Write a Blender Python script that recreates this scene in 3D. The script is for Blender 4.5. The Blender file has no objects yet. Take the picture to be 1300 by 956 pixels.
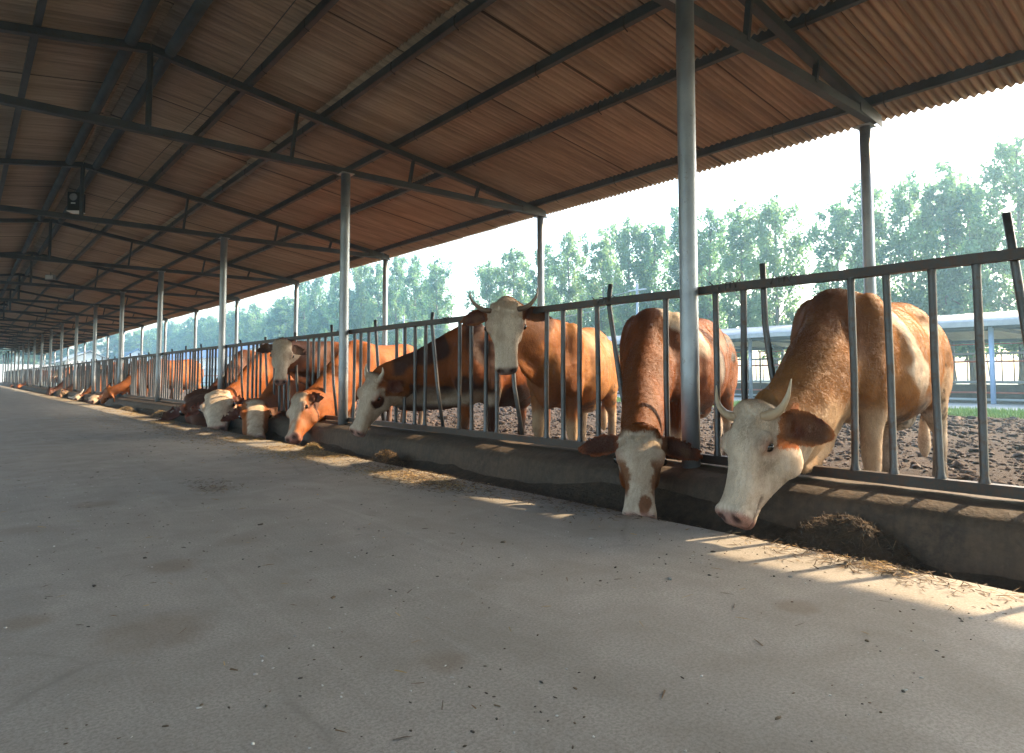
import bpy, bmesh, math, random
import numpy as np
from mathutils import Vector, Matrix, noise

R = math.radians
random.seed(7)
rng = np.random.default_rng(11)
scene = bpy.context.scene
COL = scene.collection

# ------------------------------------------------------------------ camera numbers
FPX = 840.0
THETA = math.atan(700.0 / FPX)
PITCH = math.atan(45.5 / FPX)
CAMZ = 0.70
PPX, PPY = 650.0, 433.5
_F = Vector((math.sin(THETA) * math.cos(PITCH), math.cos(THETA) * math.cos(PITCH), math.sin(PITCH)))
_Rt = Vector((math.cos(THETA), -math.sin(THETA), 0.0))
_U = _Rt.cross(_F)


def at(u, v, X):
    """point of the plane x = X that the photograph shows at pixel (u, v)"""
    d = _F + _Rt * ((u - PPX) / FPX) + _U * (-(v - PPY) / FPX)
    t = X / d.x
    return Vector((0, 0, CAMZ)) + d * t


# ------------------------------------------------------------------ helpers
def tag(o, label=None, cat=None, group=None, kind=None):
    if label: o['label'] = label
    if cat: o['category'] = cat
    if group: o['group'] = group
    if kind: o['kind'] = kind
    return o


def empty(name, loc=(0, 0, 0), rz=0.0):
    o = bpy.data.objects.new(name, None)
    COL.objects.link(o)
    o.location = loc
    o.rotation_euler = (0, 0, rz)
    o.empty_display_size = 0.2
    return o


def link_mesh(name, me, mat, parent=None, smooth=False):
    o = bpy.data.objects.new(name, me)
    COL.objects.link(o)
    if mat is not None:
        me.materials.append(mat)
    if parent is not None:
        o.parent = parent
    if smooth:
        me.polygons.foreach_set('use_smooth', [True] * len(me.polygons))
    return o


def np_mesh(name, verts, faces):
    """verts (n,3), faces (m,k) arrays of one k"""
    me = bpy.data.meshes.new(name)
    verts = np.asarray(verts, dtype=np.float32)
    faces = np.asarray(faces, dtype=np.int32)
    me.vertices.add(len(verts))
    me.vertices.foreach_set('co', verts.ravel())
    k = faces.shape[1]
    me.loops.add(faces.size)
    me.loops.foreach_set('vertex_index', faces.ravel())
    me.polygons.add(len(faces))
    me.polygons.foreach_set('loop_start', np.arange(0, faces.size, k, dtype=np.int32))
    me.polygons.foreach_set('loop_total', np.full(len(faces), k, dtype=np.int32))
    me.update()
    me.validate()
    return me


class MB:
    """collects simple solids and links them as one mesh object"""

    def __init__(self):
        self.v, self.f = [], []

    def add(self, vs, fs):
        b = len(self.v)
        self.v += [tuple(v) for v in vs]
        self.f += [tuple(i + b for i in f) for f in fs]

    def box(self, a, b):
        x0, y0, z0 = a
        x1, y1, z1 = b
        self.add([(x0, y0, z0), (x1, y0, z0), (x1, y1, z0), (x0, y1, z0), (x0, y0, z1), (x1, y0, z1), (x1, y1, z1), (x0, y1, z1)],
                 [(0, 3, 2, 1), (4, 5, 6, 7), (0, 1, 5, 4), (1, 2, 6, 5), (2, 3, 7, 6), (3, 0, 4, 7)])

    def beam(self, p, q, w, h, up=(0, 0, 1)):
        p, q = Vector(p), Vector(q)
        t = (q - p).normalized()
        s = t.cross(Vector(up))
        if s.length < 1e-4: s = t.cross(Vector((1, 0, 0)))
        s.normalize()
        n = s.cross(t)
        vs = []
        for c in (p, q):
            for a, b in ((-1, -1), (1, -1), (1, 1), (-1, 1)):
                vs.append(c + s * (a * w / 2) + n * (b * h / 2))
        self.add(vs, [(0, 1, 2, 3), (7, 6, 5, 4), (0, 4, 5, 1), (1, 5, 6, 2), (2, 6, 7, 3), (3, 7, 4, 0)])

    def tube(self, pts, rad, n=10, cap=True):
        pts = [Vector(p) for p in pts]
        if not isinstance(rad, (list, tuple)): rad = [rad] * len(pts)
        vs, fs = [], []
        prev = None
        for i, p in enumerate(pts):
            a = pts[max(i - 1, 0)]
            b = pts[min(i + 1, len(pts) - 1)]
            t = (b - a).normalized()
            if prev is None:
                s = t.cross(Vector((0, 0, 1)))
                if s.length < .05: s = t.cross(Vector((1, 0, 0)))
            else:
                s = prev - t * prev.dot(t)
            s.normalize()
            prev = s
            m = t.cross(s)
            for k in range(n):
                a_ = 2 * math.pi * k / n
                vs.append(p + (s * math.cos(a_) + m * math.sin(a_)) * rad[i])
        for i in range(len(pts) - 1):
            for k in range(n):
                fs.append((i * n + k, i * n + (k + 1) % n, (i + 1) * n + (k + 1) % n, (i + 1) * n + k))
        if cap:
            fs.append(tuple(reversed(range(n))))
            fs.append(tuple((len(pts) - 1) * n + k for k in range(n)))
        self.add(vs, fs)

    def build(self, name, mat, parent=None, smooth=False, bevel=0.0):
        me = bpy.data.meshes.new(name)
        me.from_pydata(self.v, [], self.f)
        me.update()
        o = link_mesh(name, me, mat, parent, smooth)
        if bevel:
            b = o.modifiers.new('bevel', 'BEVEL')
            b.width = bevel
            b.segments = 2
            b.limit_method = 'ANGLE'
        return o


# ------------------------------------------------------------------ materials
class NT:
    def __init__(self, name):
        self.m = bpy.data.materials.new(name)
        self.m.use_nodes = True
        self.t = self.m.node_tree
        self.t.nodes.clear()
        self.out = self.t.nodes.new('ShaderNodeOutputMaterial')

    def n(self, typ, ins=None, **props):
        nd = self.t.nodes.new(typ)
        for k, v in props.items(): setattr(nd, k, v)
        if ins:
            for k, v in ins.items():
                s = nd.inputs[k]
                if isinstance(v, tuple) and len(v) == 2 and hasattr(v[0], 'outputs'):
                    self.t.links.new(v[0].outputs[v[1]], s)
                elif hasattr(v, 'outputs'):
                    self.t.links.new(v.outputs[0], s)
                else:
                    s.default_value = v
        return nd

    def coord(self, scale=(1, 1, 1), kind='Object', rot=(0, 0, 0)):
        c = self.n('ShaderNodeTexCoord')
        return self.n('ShaderNodeMapping', {'Vector': (c, kind), 'Scale': scale, 'Rotation': rot})

    def noise(self, vec, scale, detail=4.0, rough=.55, dist=0.0):
        return self.n('ShaderNodeTexNoise', {'Vector': vec, 'Scale': scale, 'Detail': detail, 'Roughness': rough, 'Distortion': dist})

    def ramp(self, fac, stops, interp='LINEAR'):
        r = self.n('ShaderNodeValToRGB', {'Fac': fac})
        cr = r.color_ramp
        cr.interpolation = interp
        while len(cr.elements) < len(stops): cr.elements.new(.5)
        for e, (p, c) in zip(cr.elements, stops):
            e.position = p
            e.color = (c, c, c, 1) if not isinstance(c, (tuple, list)) else (c[0], c[1], c[2], 1)
        return r

    def mix(self, fac, a, b, mode='MIX'):
        n = self.t.nodes.new('ShaderNodeMix')
        n.data_type = 'RGBA'
        n.blend_type = mode
        for idx, v in ((0, fac), (6, a), (7, b)):
            s = n.inputs[idx]
            if isinstance(v, tuple) and len(v) == 2 and hasattr(v[0], 'outputs'):
                self.t.links.new(v[0].outputs[v[1]], s)
            elif hasattr(v, 'outputs'):
                self.t.links.new(v.outputs[2] if v.bl_idname == 'ShaderNodeMix' else v.outputs[0], s)
            else:
                s.default_value = v if idx == 0 else (v[0], v[1], v[2], 1)
        return n

    def math(self, op, a, b=0.0):
        return self.n('ShaderNodeMath', {0: a, 1: b}, operation=op)

    def bsdf(self, color, rough=.8, metal=0.0, bump=None, bstr=.3, bdist=.01, spec=.5, extra=None):
        p = self.n('ShaderNodeBsdfPrincipled')
        for k, v in (('Base Color', color), ('Roughness', rough), ('Metallic', metal), ('Specular IOR Level', spec)):
            s = p.inputs[k]
            if hasattr(v, 'outputs'):
                self.t.links.new(v.outputs[2] if v.bl_idname == 'ShaderNodeMix' else v.outputs[0], s)
            elif k == 'Base Color': s.default_value = (v[0], v[1], v[2], 1)
            else: s.default_value = v
        if extra:
            for k, v in extra.items():
                if isinstance(v, tuple) and len(v) == 2 and hasattr(v[0], 'outputs'):
                    self.t.links.new(v[0].outputs[v[1]], p.inputs[k])
                else:
                    p.inputs[k].default_value = v
        if bump is not None:
            b = self.n('ShaderNodeBump', {'Height': bump, 'Strength': bstr, 'Distance': bdist})
            self.t.links.new(b.outputs[0], p.inputs['Normal'])
        self.t.links.new(p.outputs[0], self.out.inputs[0])
        self.p = p
        return self.m


def s2l(c):
    return tuple(((x / 255) / 12.92 if x / 255 < .04045 else ((x / 255 + .055) / 1.055) ** 2.4) for x in c)


M = {}

def ground_at(u, v):
    d = _F + _Rt * ((u - PPX) / FPX) + _U * (-(v - PPY) / FPX)
    k = -CAMZ / d.z
    return d.x * k, d.y * k
STAINS = [ground_at(218, 718) + (.10,), ground_at(200, 800) + (.16,), ground_at(270, 620) + (.13,), ground_at(30, 790) + (.08,), ground_at(120, 640) + (.12,), ground_at(560, 840) + (.07,), ground_at(1010, 770) + (.07,)]
# concrete floor
t = NT('concrete_floor')
c = t.coord()
big = t.noise(c, .55, 6, .6)
mid = t.noise(c, 3.1, 6, .65, .4)
fine = t.noise(c, 120, 4, .8)
grit = t.n('ShaderNodeTexVoronoi', {'Vector': c, 'Scale': 55.0})
base = t.mix(t.ramp(big, [(.3, 0), (.7, 1)]), (.30, .278, .248), (.385, .36, .325))
base = t.mix(t.ramp(mid, [(.35, 0), (.72, 1)]), base, (.255, .232, .20))
# streaks worn along the alley
cs = t.coord((5.0, .35, 1))
st = t.noise(cs, 1.6, 5, .6, .8)
base = t.mix(t.math('MULTIPLY', t.ramp(st, [(.52, 0), (.75, 1)]), .35), base, (.45, .425, .39))
# damp stains
stn = t.noise(c, 1.1, 3, .5, 1.2)
base = t.mix(t.math('MULTIPLY', t.ramp(stn, [(.62, 0), (.70, 1)]), .35), base, (.22, .18, .135))
# white and dark specks
vor = t.n('ShaderNodeTexVoronoi', {'Vector': c, 'Scale': 16.0})
spm = t.noise(c, 1.7, 2)
sp = t.math('MULTIPLY', t.ramp(vor, [(.03, 1), (.07, 0)]), t.ramp(spm, [(.5, 0), (.62, 1)]))
base = t.mix(t.math('MULTIPLY', sp, .75), base, (.68, .68, .66))
vor2 = t.n('ShaderNodeTexVoronoi', {'Vector': t.coord((1.3, .9, 1), rot=(0, 0, .6)), 'Scale': 11.0})
sp2 = t.math('MULTIPLY', t.ramp(vor2, [(.025, 1), (.055, 0)]), t.ramp(spm, [(.42, 1), (.55, 0)]))
base = t.mix(t.math('MULTIPLY', sp2, .8), base, (.045, .038, .03))
# hairline cracks
ck = t.n('ShaderNodeTexVoronoi', {'Vector': t.mix(.12, t.coord(), t.noise(t.coord(), 2.2, 4)), 'Scale': .42}, feature='DISTANCE_TO_EDGE')
t.t.links.new(t.t.nodes[-1].inputs['Vector'].links[0].from_node.outputs[2], ck.inputs['Vector'])
ckm = t.math('MULTIPLY', t.ramp(ck, [(.0, 1), (.006, 0)]), t.ramp(t.noise(c, .8, 2), [(.5, 0), (.6, .35)]))
base = t.mix(ckm, base, (.07, .065, .06))
base = t.mix(t.math('MULTIPLY', t.ramp(fine, [(.42, 0), (.60, 1)]), .8), base, (.19, .172, .148))
# a few dried spills at their own places on the floor
tcs = t.n('ShaderNodeTexCoord')
for (sx, sy, sr) in STAINS:
    off = t.n('ShaderNodeVectorMath', {0: (tcs, 'Object'), 1: (sx, sy, 0)}, operation='SUBTRACT')
    ln = t.n('ShaderNodeVectorMath', {0: off}, operation='LENGTH')
    dd = t.math('ADD', t.math('DIVIDE', (ln, 'Value'), sr), t.math('MULTIPLY', t.noise(c, 5.5, 6, .7), 1.7))
    dd = t.math('DIVIDE', dd, 3.0)
    base = t.mix(t.math('MULTIPLY', t.ramp(dd, [(.45, 1), (.66, 0)]), .42), base, (.16, .115, .075))
hh = t.math('ADD', t.math('MULTIPLY', fine, .12), t.math('MULTIPLY', mid, 1.0))
rr = t.ramp(mid, [(.3, .62), (.7, .85)])
M['floor'] = t.bsdf(base, rr, bump=hh, bstr=.45, bdist=.005)

# trough concrete, damp and dirty
t = NT('trough_concrete')
c = t.coord()
a = t.noise(c, 2.3, 6, .65, .5)
b = t.noise(c, 26, 4, .7)
base = t.mix(t.ramp(a, [(.35, 0), (.68, 1)]), (.072, .046, .028), (.030, .020, .013))
base = t.mix(t.ramp(b, [(.4, 0), (.75, .7)]), base, (.11, .073, .046))
ver = t.noise(t.coord((1, 14, .6)), 2, 4, .6)
base = t.mix(t.ramp(ver, [(.5, 0), (.75, .55)]), base, (.024, .017, .012))
M['trough'] = t.bsdf(base, .8, bump=t.math('ADD', t.math('MULTIPLY', b, .6), a), bstr=.6, bdist=.02)

# mud
t = NT('trampled_mud')
c = t.coord()
a = t.noise(c, .9, 6, .6)
b = t.noise(c, 9, 8, .75)
base = t.mix(t.ramp(a, [(.35, 0), (.65, 1)]), (.046, .030, .018), (.092, .063, .040))
base = t.mix(t.ramp(b, [(.4, 0), (.7, .8)]), base, (.045, .032, .027))
M['mud'] = t.bsdf(base, .95, spec=.15, bump=b, bstr=1.0, bdist=.06)
t = NT('mud_clod')
c = t.coord()
M['clod'] = t.bsdf(t.mix(t.ramp(t.noise(c, 3, 3), [(.35, 0), (.65, 1)]), (.036, .022, .015), (.085, .055, .038)), .9, spec=.2, bump=t.noise(c, 40, 3), bstr=.6, bdist=.02)

# field ground
t = NT('field_ground')
c = t.coord()
a = t.noise(c, .06, 6, .6)
b = t.noise(c, 3, 6, .7)
base = t.mix(t.ramp(a, [(.4, 0), (.6, 1)]), (.16, .13, .09), (.07, .11, .035))
base = t.mix(t.ramp(b, [(.4, 0), (.7, .5)]), base, (.06, .07, .03))
M['ground'] = t.bsdf(base, .95, bump=b, bstr=.5, bdist=.05)
t = NT('pale_path')
c = t.coord()
M['path'] = t.bsdf(t.mix(t.ramp(t.noise(c, 1.5, 6, .65), [(.35, 0), (.65, 1)]), (.34, .31, .27), (.46, .43, .39)), .9, bump=t.noise(c, 20, 4), bstr=.4, bdist=.02)
t = NT('grass_blades')
c = t.coord()
M['grass'] = t.bsdf(t.mix(t.ramp(t.noise(c, 1.2, 4), [(.35, 0), (.65, 1)]), (.09, .17, .03), (.17, .26, .05)), .8)

# corrugated roof underside: reddish brown fibre cement, stained
def roof_mat(name, tint):
    t = NT(name)
    c = t.coord()
    a = t.noise(t.coord((.5, 3.5, 1)), 1.3, 6, .65, .3)
    b = t.noise(t.coord((1, 9, 1)), 1.1, 5, .7)
    d = t.noise(c, .5, 3, .5)
    base = t.mix(t.ramp(a, [(.35, 0), (.7, 1)]), tuple(x * 1.0 for x in tint), tuple(x * .62 for x in tint))
    base = t.mix(t.ramp(b, [(.55, 0), (.75, .5)]), base, (.09, .055, .038))
    base = t.mix(t.ramp(d, [(.45, 0), (.65, .45)]), base, (tint[0] * 1.1, tint[1] * 1.25, tint[2] * 1.3))
    # grime lying along single waves, then shade painted into every hollow
    wv = t.noise(t.coord((.45, 15.0, 1)), 1.0, 4, .75)
    base = t.mix(t.ramp(wv, [(.44, 0), (.62, .55)]), base, (tint[0] * .33, tint[1] * .33, tint[2] * .36))
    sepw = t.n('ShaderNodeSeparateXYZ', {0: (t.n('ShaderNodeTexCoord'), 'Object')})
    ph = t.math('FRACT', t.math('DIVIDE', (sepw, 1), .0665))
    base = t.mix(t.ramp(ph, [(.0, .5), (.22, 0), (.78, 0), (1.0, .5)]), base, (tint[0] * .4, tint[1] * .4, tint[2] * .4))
    # pale mildew flecks along the waves
    fl = t.noise(t.coord((3, 22, 1)), 1.5, 3, .6)
    base = t.mix(t.ramp(fl, [(.66, 0), (.74, .35)]), base, (.42, .32, .24))
    # lap seams between neighbouring sheets: a dark line every 1.05 m along the shed
    sep = t.n('ShaderNodeSeparateXYZ', {0: (t.n('ShaderNodeTexCoord'), 'Object')})
    fr = t.math('FRACT', t.math('DIVIDE', (sep, 1), 1.05))
    seam = t.ramp(fr, [(.0, 1), (.012, 1), (.02, 0)])
    base = t.mix(t.math('MULTIPLY', seam, .85), base, (.03, .02, .016))
    return t.bsdf(base, .85, bump=t.noise(c, 30, 3), bstr=.25, bdist=.01)
M['roof'] = roof_mat('corrugated_roof', (.44, .31, .22))

def metal(name, c1, c2, rust=None, rough=.55, met=.3, rs=.5):
    t = NT(name)
    c = t.coord()
    a = t.noise(c, 3, 6, .65)
    b = t.noise(c, 24, 5, .7)
    base = t.mix(t.ramp(a, [(.35, 0), (.68, 1)]), c1, c2)
    if rust:
        base = t.mix(t.ramp(b, [(rs, 0), (rs + .15, .8)]), base, rust)
    return t.bsdf(base, rough, met, bump=b, bstr=.25, bdist=.004)

M['post'] = metal('galvanised_post', (.26, .285, .31), (.38, .41, .44), (.15, .13, .115), .42, .6, .6)
M['steel'] = metal('painted_steel', (.035, .04, .045), (.07, .078, .085), (.05, .034, .026), .55, .2, .52)
M['bar'] = metal('barrier_steel', (.05, .05, .052), (.11, .112, .115), (.075, .043, .027), .4, .5, .5)
M['rail'] = metal('rusty_rail', (.036, .030, .027), (.06, .05, .044), (.07, .034, .019), .5, .35, .46)
M['black'] = metal('black_plastic', (.012, .012, .013), (.02, .02, .02), None, .5, 0)
M['grey_plastic'] = metal('grey_plastic', (.2, .2, .2), (.26, .26, .26), None, .6, 0)
M['white_glass'] = metal('lamp_glass', (.6, .6, .58), (.7, .7, .68), None, .3, 0)
M['white_wall'] = metal('white_render', (.62, .62, .60), (.72, .72, .70), (.5, .48, .44), .9, 0, .6)
M['blue_roof'] = metal('blue_sheet', (.09, .15, .30), (.13, .20, .36), None, .6, 0)
M['grey_roof'] = metal('pale_sheet', (.26, .27, .28), (.34, .35, .36), None, .6, 0)
M['red_pipe'] = metal('red_pipe', (.34, .07, .04), (.42, .11, .07), None, .5, 0)
M['blue_post'] = metal('pale_blue_post', (.24, .34, .52), (.32, .42, .6), None, .5, 0)
M['dark_glass'] = metal('dark_window', (.03, .035, .045), (.05, .055, .065), None, .15, 0)
M['wire'] = metal('wire', (.3, .3, .3), (.4, .4, .4), None, .5, 0)
M['dark_wire'] = metal('dark_wire', (.03, .028, .025), (.05, .045, .04), None, .6, 0)
M['horn'] = None
t = NT('horn')
at_ = t.n('ShaderNodeAttribute', attribute_name='Coat')
M['horn'] = t.bsdf(t.mix(.25, (at_, 'Color'), t.noise(t.coord((1, 1, 1)), 40, 3), 'MULTIPLY'), .38, bump=t.noise(t.coord(), 60, 3), bstr=.2, bdist=.003)
t = NT('eye')
M['eye'] = t.bsdf((.012, .008, .006), .06, spec=.6)

# hide: colour comes from the animal's own patches
t = NT('cow_hide')
at_ = t.n('ShaderNodeAttribute', attribute_name='Coat')
c = t.coord()
f1 = t.noise(t.coord((1, 1, 1)), 5, 5, .6)
f2 = t.noise(t.coord((18, 60, 22)), 1.2, 4, .65, .5)
base = t.mix(t.ramp(f1, [(.3, .0), (.75, .22)]), (at_, 'Color'), (.55, .47, .40), 'MULTIPLY')
base = t.mix(t.ramp(f2, [(.35, .0), (.7, .45)]), base, (.5, .42, .36), 'MULTIPLY')
f3 = t.noise(t.coord((7, 7, 2.2), rot=(0, .6, 0)), 2.4, 6, .7, .6)
base = t.mix(t.ramp(f3, [(.42, .0), (.66, .35)]), base, (.42, .33, .27), 'MULTIPLY')
M['hide'] = t.bsdf(base, .72, bump=t.math('ADD', t.math('MULTIPLY', f2, 1.0), t.noise(c, 90, 2)), bstr=.35, bdist=.006, spec=.3,
                   extra={'Sheen Weight': .0, 'Sheen Roughness': .45})
t = NT('cow_hair')
at_ = t.n('ShaderNodeAttribute', attribute_name='Coat')
d1 = t.n('ShaderNodeBsdfDiffuse', {'Color': (at_, 'Color')})
d2 = t.n('ShaderNodeBsdfTranslucent', {'Color': (at_, 'Color')})
d3 = t.n('ShaderNodeBsdfGlossy', {'Color': (.3, .2, .12, 1), 'Roughness': .45})
mx = t.n('ShaderNodeMixShader', {0: .35, 1: d1, 2: d2})
mx2 = t.n('ShaderNodeMixShader', {0: .03, 1: mx, 2: d3})
t.t.links.new(mx2.outputs[0], t.out.inputs[0])
M['hair'] = t.m

# straw / silage
t = NT('straw')
at_ = t.n('ShaderNodeAttribute', attribute_name='Coat')
M['straw'] = t.bsdf((at_ and t.mix(0.0, (at_, 'Color'), (0, 0, 0))), .8)
t = NT('silage')
c = t.coord()
M['silage'] = t.bsdf(t.mix(t.ramp(t.noise(c, 14, 6, .7), [(.35, 0), (.65, 1)]), (.028, .018, .010), (.075, .048, .027)), .9, bump=t.noise(c, 40, 5, .7), bstr=1, bdist=.03)

def leaf_mat(name, c1, c2):
    t = NT(name)
    at_ = t.n('ShaderNodeAttribute', attribute_name='Coat')
    oi = t.n('ShaderNodeObjectInfo')
    col = t.mix((at_, 'Fac'), c1, c2)
    col = t.mix(t.math('MULTIPLY', (oi, 'Random'), .35), col, (c2[0] * 1.2, c2[1] * .9, c2[2] * .8))
    p = t.n('ShaderNodeBsdfPrincipled', {'Roughness': .5})
    t.t.links.new(col.outputs[2], p.inputs['Base Color'])
    tr = t.n('ShaderNodeBsdfTranslucent')
    tc = t.mix(1.0, col, (1.7, 2.0, 1.3), 'MULTIPLY')
    t.t.links.new(tc.outputs[2], tr.inputs['Color'])
    mx = t.n('ShaderNodeMixShader', {0: .5, 1: p, 2: tr})
    t.t.links.new(mx.outputs[0], t.out.inputs[0])
    return t.m
M['leaf'] = leaf_mat('poplar_leaves', (.035, .10, .10), (.17, .27, .15))
t = NT('bark')
c = t.coord((1, 1, .2))
M['bark'] = t.bsdf(t.mix(t.ramp(t.noise(c, 9, 5), [(.35, 0), (.65, 1)]), (.10, .08, .06), (.22, .19, .15)), .9, bump=t.noise(c, 14, 4), bstr=.7, bdist=.03)

# ================================================================== THE SHED
Y0, Y1 = -8.0, 84.6
RX, RZ = 1.30, 3.90          # ridge
SL = 0.1516                  # roof slope
def roofz(x): return RZ - SL * abs(x - RX)
CH = CAMZ + 2.36             # bottom chord height
BAY = 4.55
TR = [2.42 + BAY * k for k in range(-2, 19)]
XI, XO = 3.33, 6.38

shed = empty('cattle_shed', (RX, 0, 0))
tag(shed, 'long open-sided cattle shed with brown corrugated roof on grey steel posts', 'shed')
SH = Vector((-RX, 0, 0))


def sh(o):
    """keep world placing under the shed's empty"""
    o.matrix_parent_inverse = shed.matrix_world.inverted() if False else Matrix.Translation((-RX, 0, 0))
    return o

# corrugated sheeting: three rows of sheets on the right slope, two on the left
def corrugated(name, xa, xb, dz, side, off=0.0):
    pitch, amp = .0665, .0135
    n = int((Y1 - Y0) / pitch * 6)
    ys = np.linspace(Y0, Y1, n)
    w = amp * np.cos(2 * np.pi * ys / pitch)
    m = 5
    xs = np.linspace(xa, xb, m)
    wob = np.array([[noise.noise((x * .7, y * .35, 3.1)) * .012 for x in xs] for y in ys[::24]])
    wob = np.stack([np.interp(ys, ys[::24], wob[:, j]) for j in range(m)], 1)
    # neighbouring sheets sit a little higher or lower, so lower edges step
    sid = np.floor(ys / 1.05).astype(int)
    rr = np.random.default_rng(int(xa * 100) + 900)
    st = rr.normal(0, .012, sid.max() - sid.min() + 1)[sid - sid.min()]
    V = np.zeros((n, m, 3))
    for j, x in enumerate(xs):
        V[:, j, 0] = x + (st if j in (0, m - 1) and abs(x - RX) > .3 else 0)
        V[:, j, 1] = ys
        V[:, j, 2] = RZ + dz - SL * np.abs(x - RX) + w + wob[:, j]
    V = V.reshape(-1, 3)
    idx = np.arange(n * m).reshape(n, m)
    F = np.stack([idx[:-1, :-1], idx[1:, :-1], idx[1:, 1:], idx[:-1, 1:]], -1).reshape(-1, 4)
    me = np_mesh(name, V, F)
    o = link_mesh(name, me, M['roof'], shed, True)
    sd = o.modifiers.new('thick', 'SOLIDIFY')
    sd.thickness = .006
    sd.offset = 1
    return sh(o)

for xa, xb, dz in ((1.34, 3.18, .105), (3.0, 4.98, .094), (4.78, 6.72, .083)):
    corrugated('roof_sheeting', xa, xb, dz, 1)
for xa, xb, dz in ((-.45, 1.26, .105), (-2.2, -.30, .094), (-4.1, -2.05, .083)):
    corrugated('roof_sheeting', xa, xb, dz, -1)

# ridge cap and ridge beams
mb = MB()
for y in np.arange(Y0, Y1, 2.0):
    mb.beam((RX - .16, y, RZ + .10), (RX - .16, y + 2.02, RZ + .10), .36, .012, up=(-.15, 0, 1))
    mb.beam((RX + .16, y, RZ + .10), (RX + .16, y + 2.02, RZ + .10), .36, .012, up=(.15, 0, 1))
sh(mb.build('ridge_cap', M['roof'], shed))

def purlin(x, dz=0.0, w=.05, h=.08, name='purlin'):
    mb = MB()
    z = roofz(x) + .035 + dz
    # C section: web and two flanges
    n = 40
    ys = np.linspace(Y0 + .1, Y1 - .1, n)
    for i in range(n - 1):
        a, b = ys[i], ys[i + 1]
        za = z + .006 * math.sin(i * 1.7)
        zb = z + .006 * math.sin((i + 1) * 1.7)
        mb.beam((x, a, za), (x, b, zb), .006, h)
        mb.beam((x + w / 2, a, za - h / 2), (x + w / 2, b, zb - h / 2), w, .006)
        mb.beam((x + w - .003, a, za - h / 2 + .012), (x + w - .003, b, zb - h / 2 + .012), .006, .018)
    return sh(mb.build(name, M['steel'], shed))
purlins = [purlin(x) for x in (2.21, 3.06, 3.96, 4.80, 6.22)]
for x in (.39, -.46, -1.36, -2.2, -3.62):
    purlin(x)
mb = MB()
mb.tube([(RX - .17, Y0 + .1, RZ - .03), (RX - .17, Y1 - .1, RZ - .03)], .055, 12)
sh(mb.build('ridge_purlin', M['steel'], shed, True))
mb = MB()
mb.tube([(RX + .17, Y0 + .1, RZ - .03), (RX + .17, Y1 - .1, RZ - .03)], .055, 12)
sh(mb.build('ridge_purlin', M['steel'], shed, True))

# hook bolts under the purlins (near part only, where they show)
for x, pu in zip((2.21, 3.06, 3.96, 4.80, 6.22), purlins):
    for y in np.arange(.2, 16, 1.05):
        z = roofz(x)
        mb = MB()
        mb.tube([(x + .02, y, z + .09), (x - .02, y, z + .04), (x - .015, y, z - .03), (x + .03, y, z - .05)], .005, 5)
        mb.build('hook_bolt', M['dark_wire'], pu)

# trusses
def angle_bar(mb, p, q, s=.06):
    p, q = Vector(p), Vector(q)
    mb.beam(p, q, .007, s)
    mb.beam(p + Vector((0, .034, -s / 2)), q + Vector((0, .034, -s / 2)), s, .007)

XL = 2 * RX - XO
truss0 = None
def make_truss(y):
    root = empty('truss', (RX, y, CH))
    root.parent = shed
    root.matrix_parent_inverse = Matrix.Translation((-RX, 0, 0))
    def loc(o):
        o.matrix_parent_inverse = Matrix.Translation((-RX, 0, -CH))
        return o
    mb = MB(); angle_bar(mb, (XL, 0, CH), (XO, 0, CH), .07); loc(mb.build('bottom_chord', M['steel'], root))
    for xe in (XO, XL):
        mb = MB(); angle_bar(mb, (RX, 0, roofz(RX) - .04), (xe, 0, roofz(xe) - .04 ), .07); loc(mb.build('top_chord', M['steel'], root))
    mb = MB(); mb.tube([(RX, .02, CH), (RX, .02, RZ - .05)], .028, 8); loc(mb.build('king_post', M['steel'], root))
    for x in (2.69, 4.17, 5.18):
        for xx in (x, 2 * RX - x):
            dx = .06 if xx > RX else -.06
            mb = MB(); mb.beam((xx, .01, CH), (xx + dx, .01, roofz(xx) - .06), .045, .03); loc(mb.build('strut', M['steel'], root))
    # end gusset
    for xe in (XO, XL):
        mb = MB()
        sx = -1 if xe > RX else 1
        mb.add([(xe - .08 * sx, -.012, CH - .06), (xe + .38 * sx, -.012, CH - .02), (xe + .38 * sx, -.012, CH + .06), (xe - .05 * sx, -.012, roofz(xe) - .02),
                (xe - .08 * sx, -.004, CH - .06), (xe + .38 * sx, -.004, CH - .02), (xe + .38 * sx, -.004, CH + .06), (xe - .05 * sx, -.004, roofz(xe) - .02)],
               [(0, 1, 2, 3), (7, 6, 5, 4), (0, 4, 5, 1), (1, 5, 6, 2), (2, 6, 7, 3), (3, 7, 4, 0)])
        loc(mb.build('gusset', M['steel'], root))
    return root
for i, y in enumerate(TR):
    if i == 0:
        truss0 = make_truss(y)
    else:
        r = truss0.copy(); COL.objects.link(r); r.location = (RX, y, CH)
        for ch in list(truss0.children):
            c = ch.copy(); COL.objects.link(c); c.parent = r; c.matrix_parent_inverse = ch.matrix_parent_inverse

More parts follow.
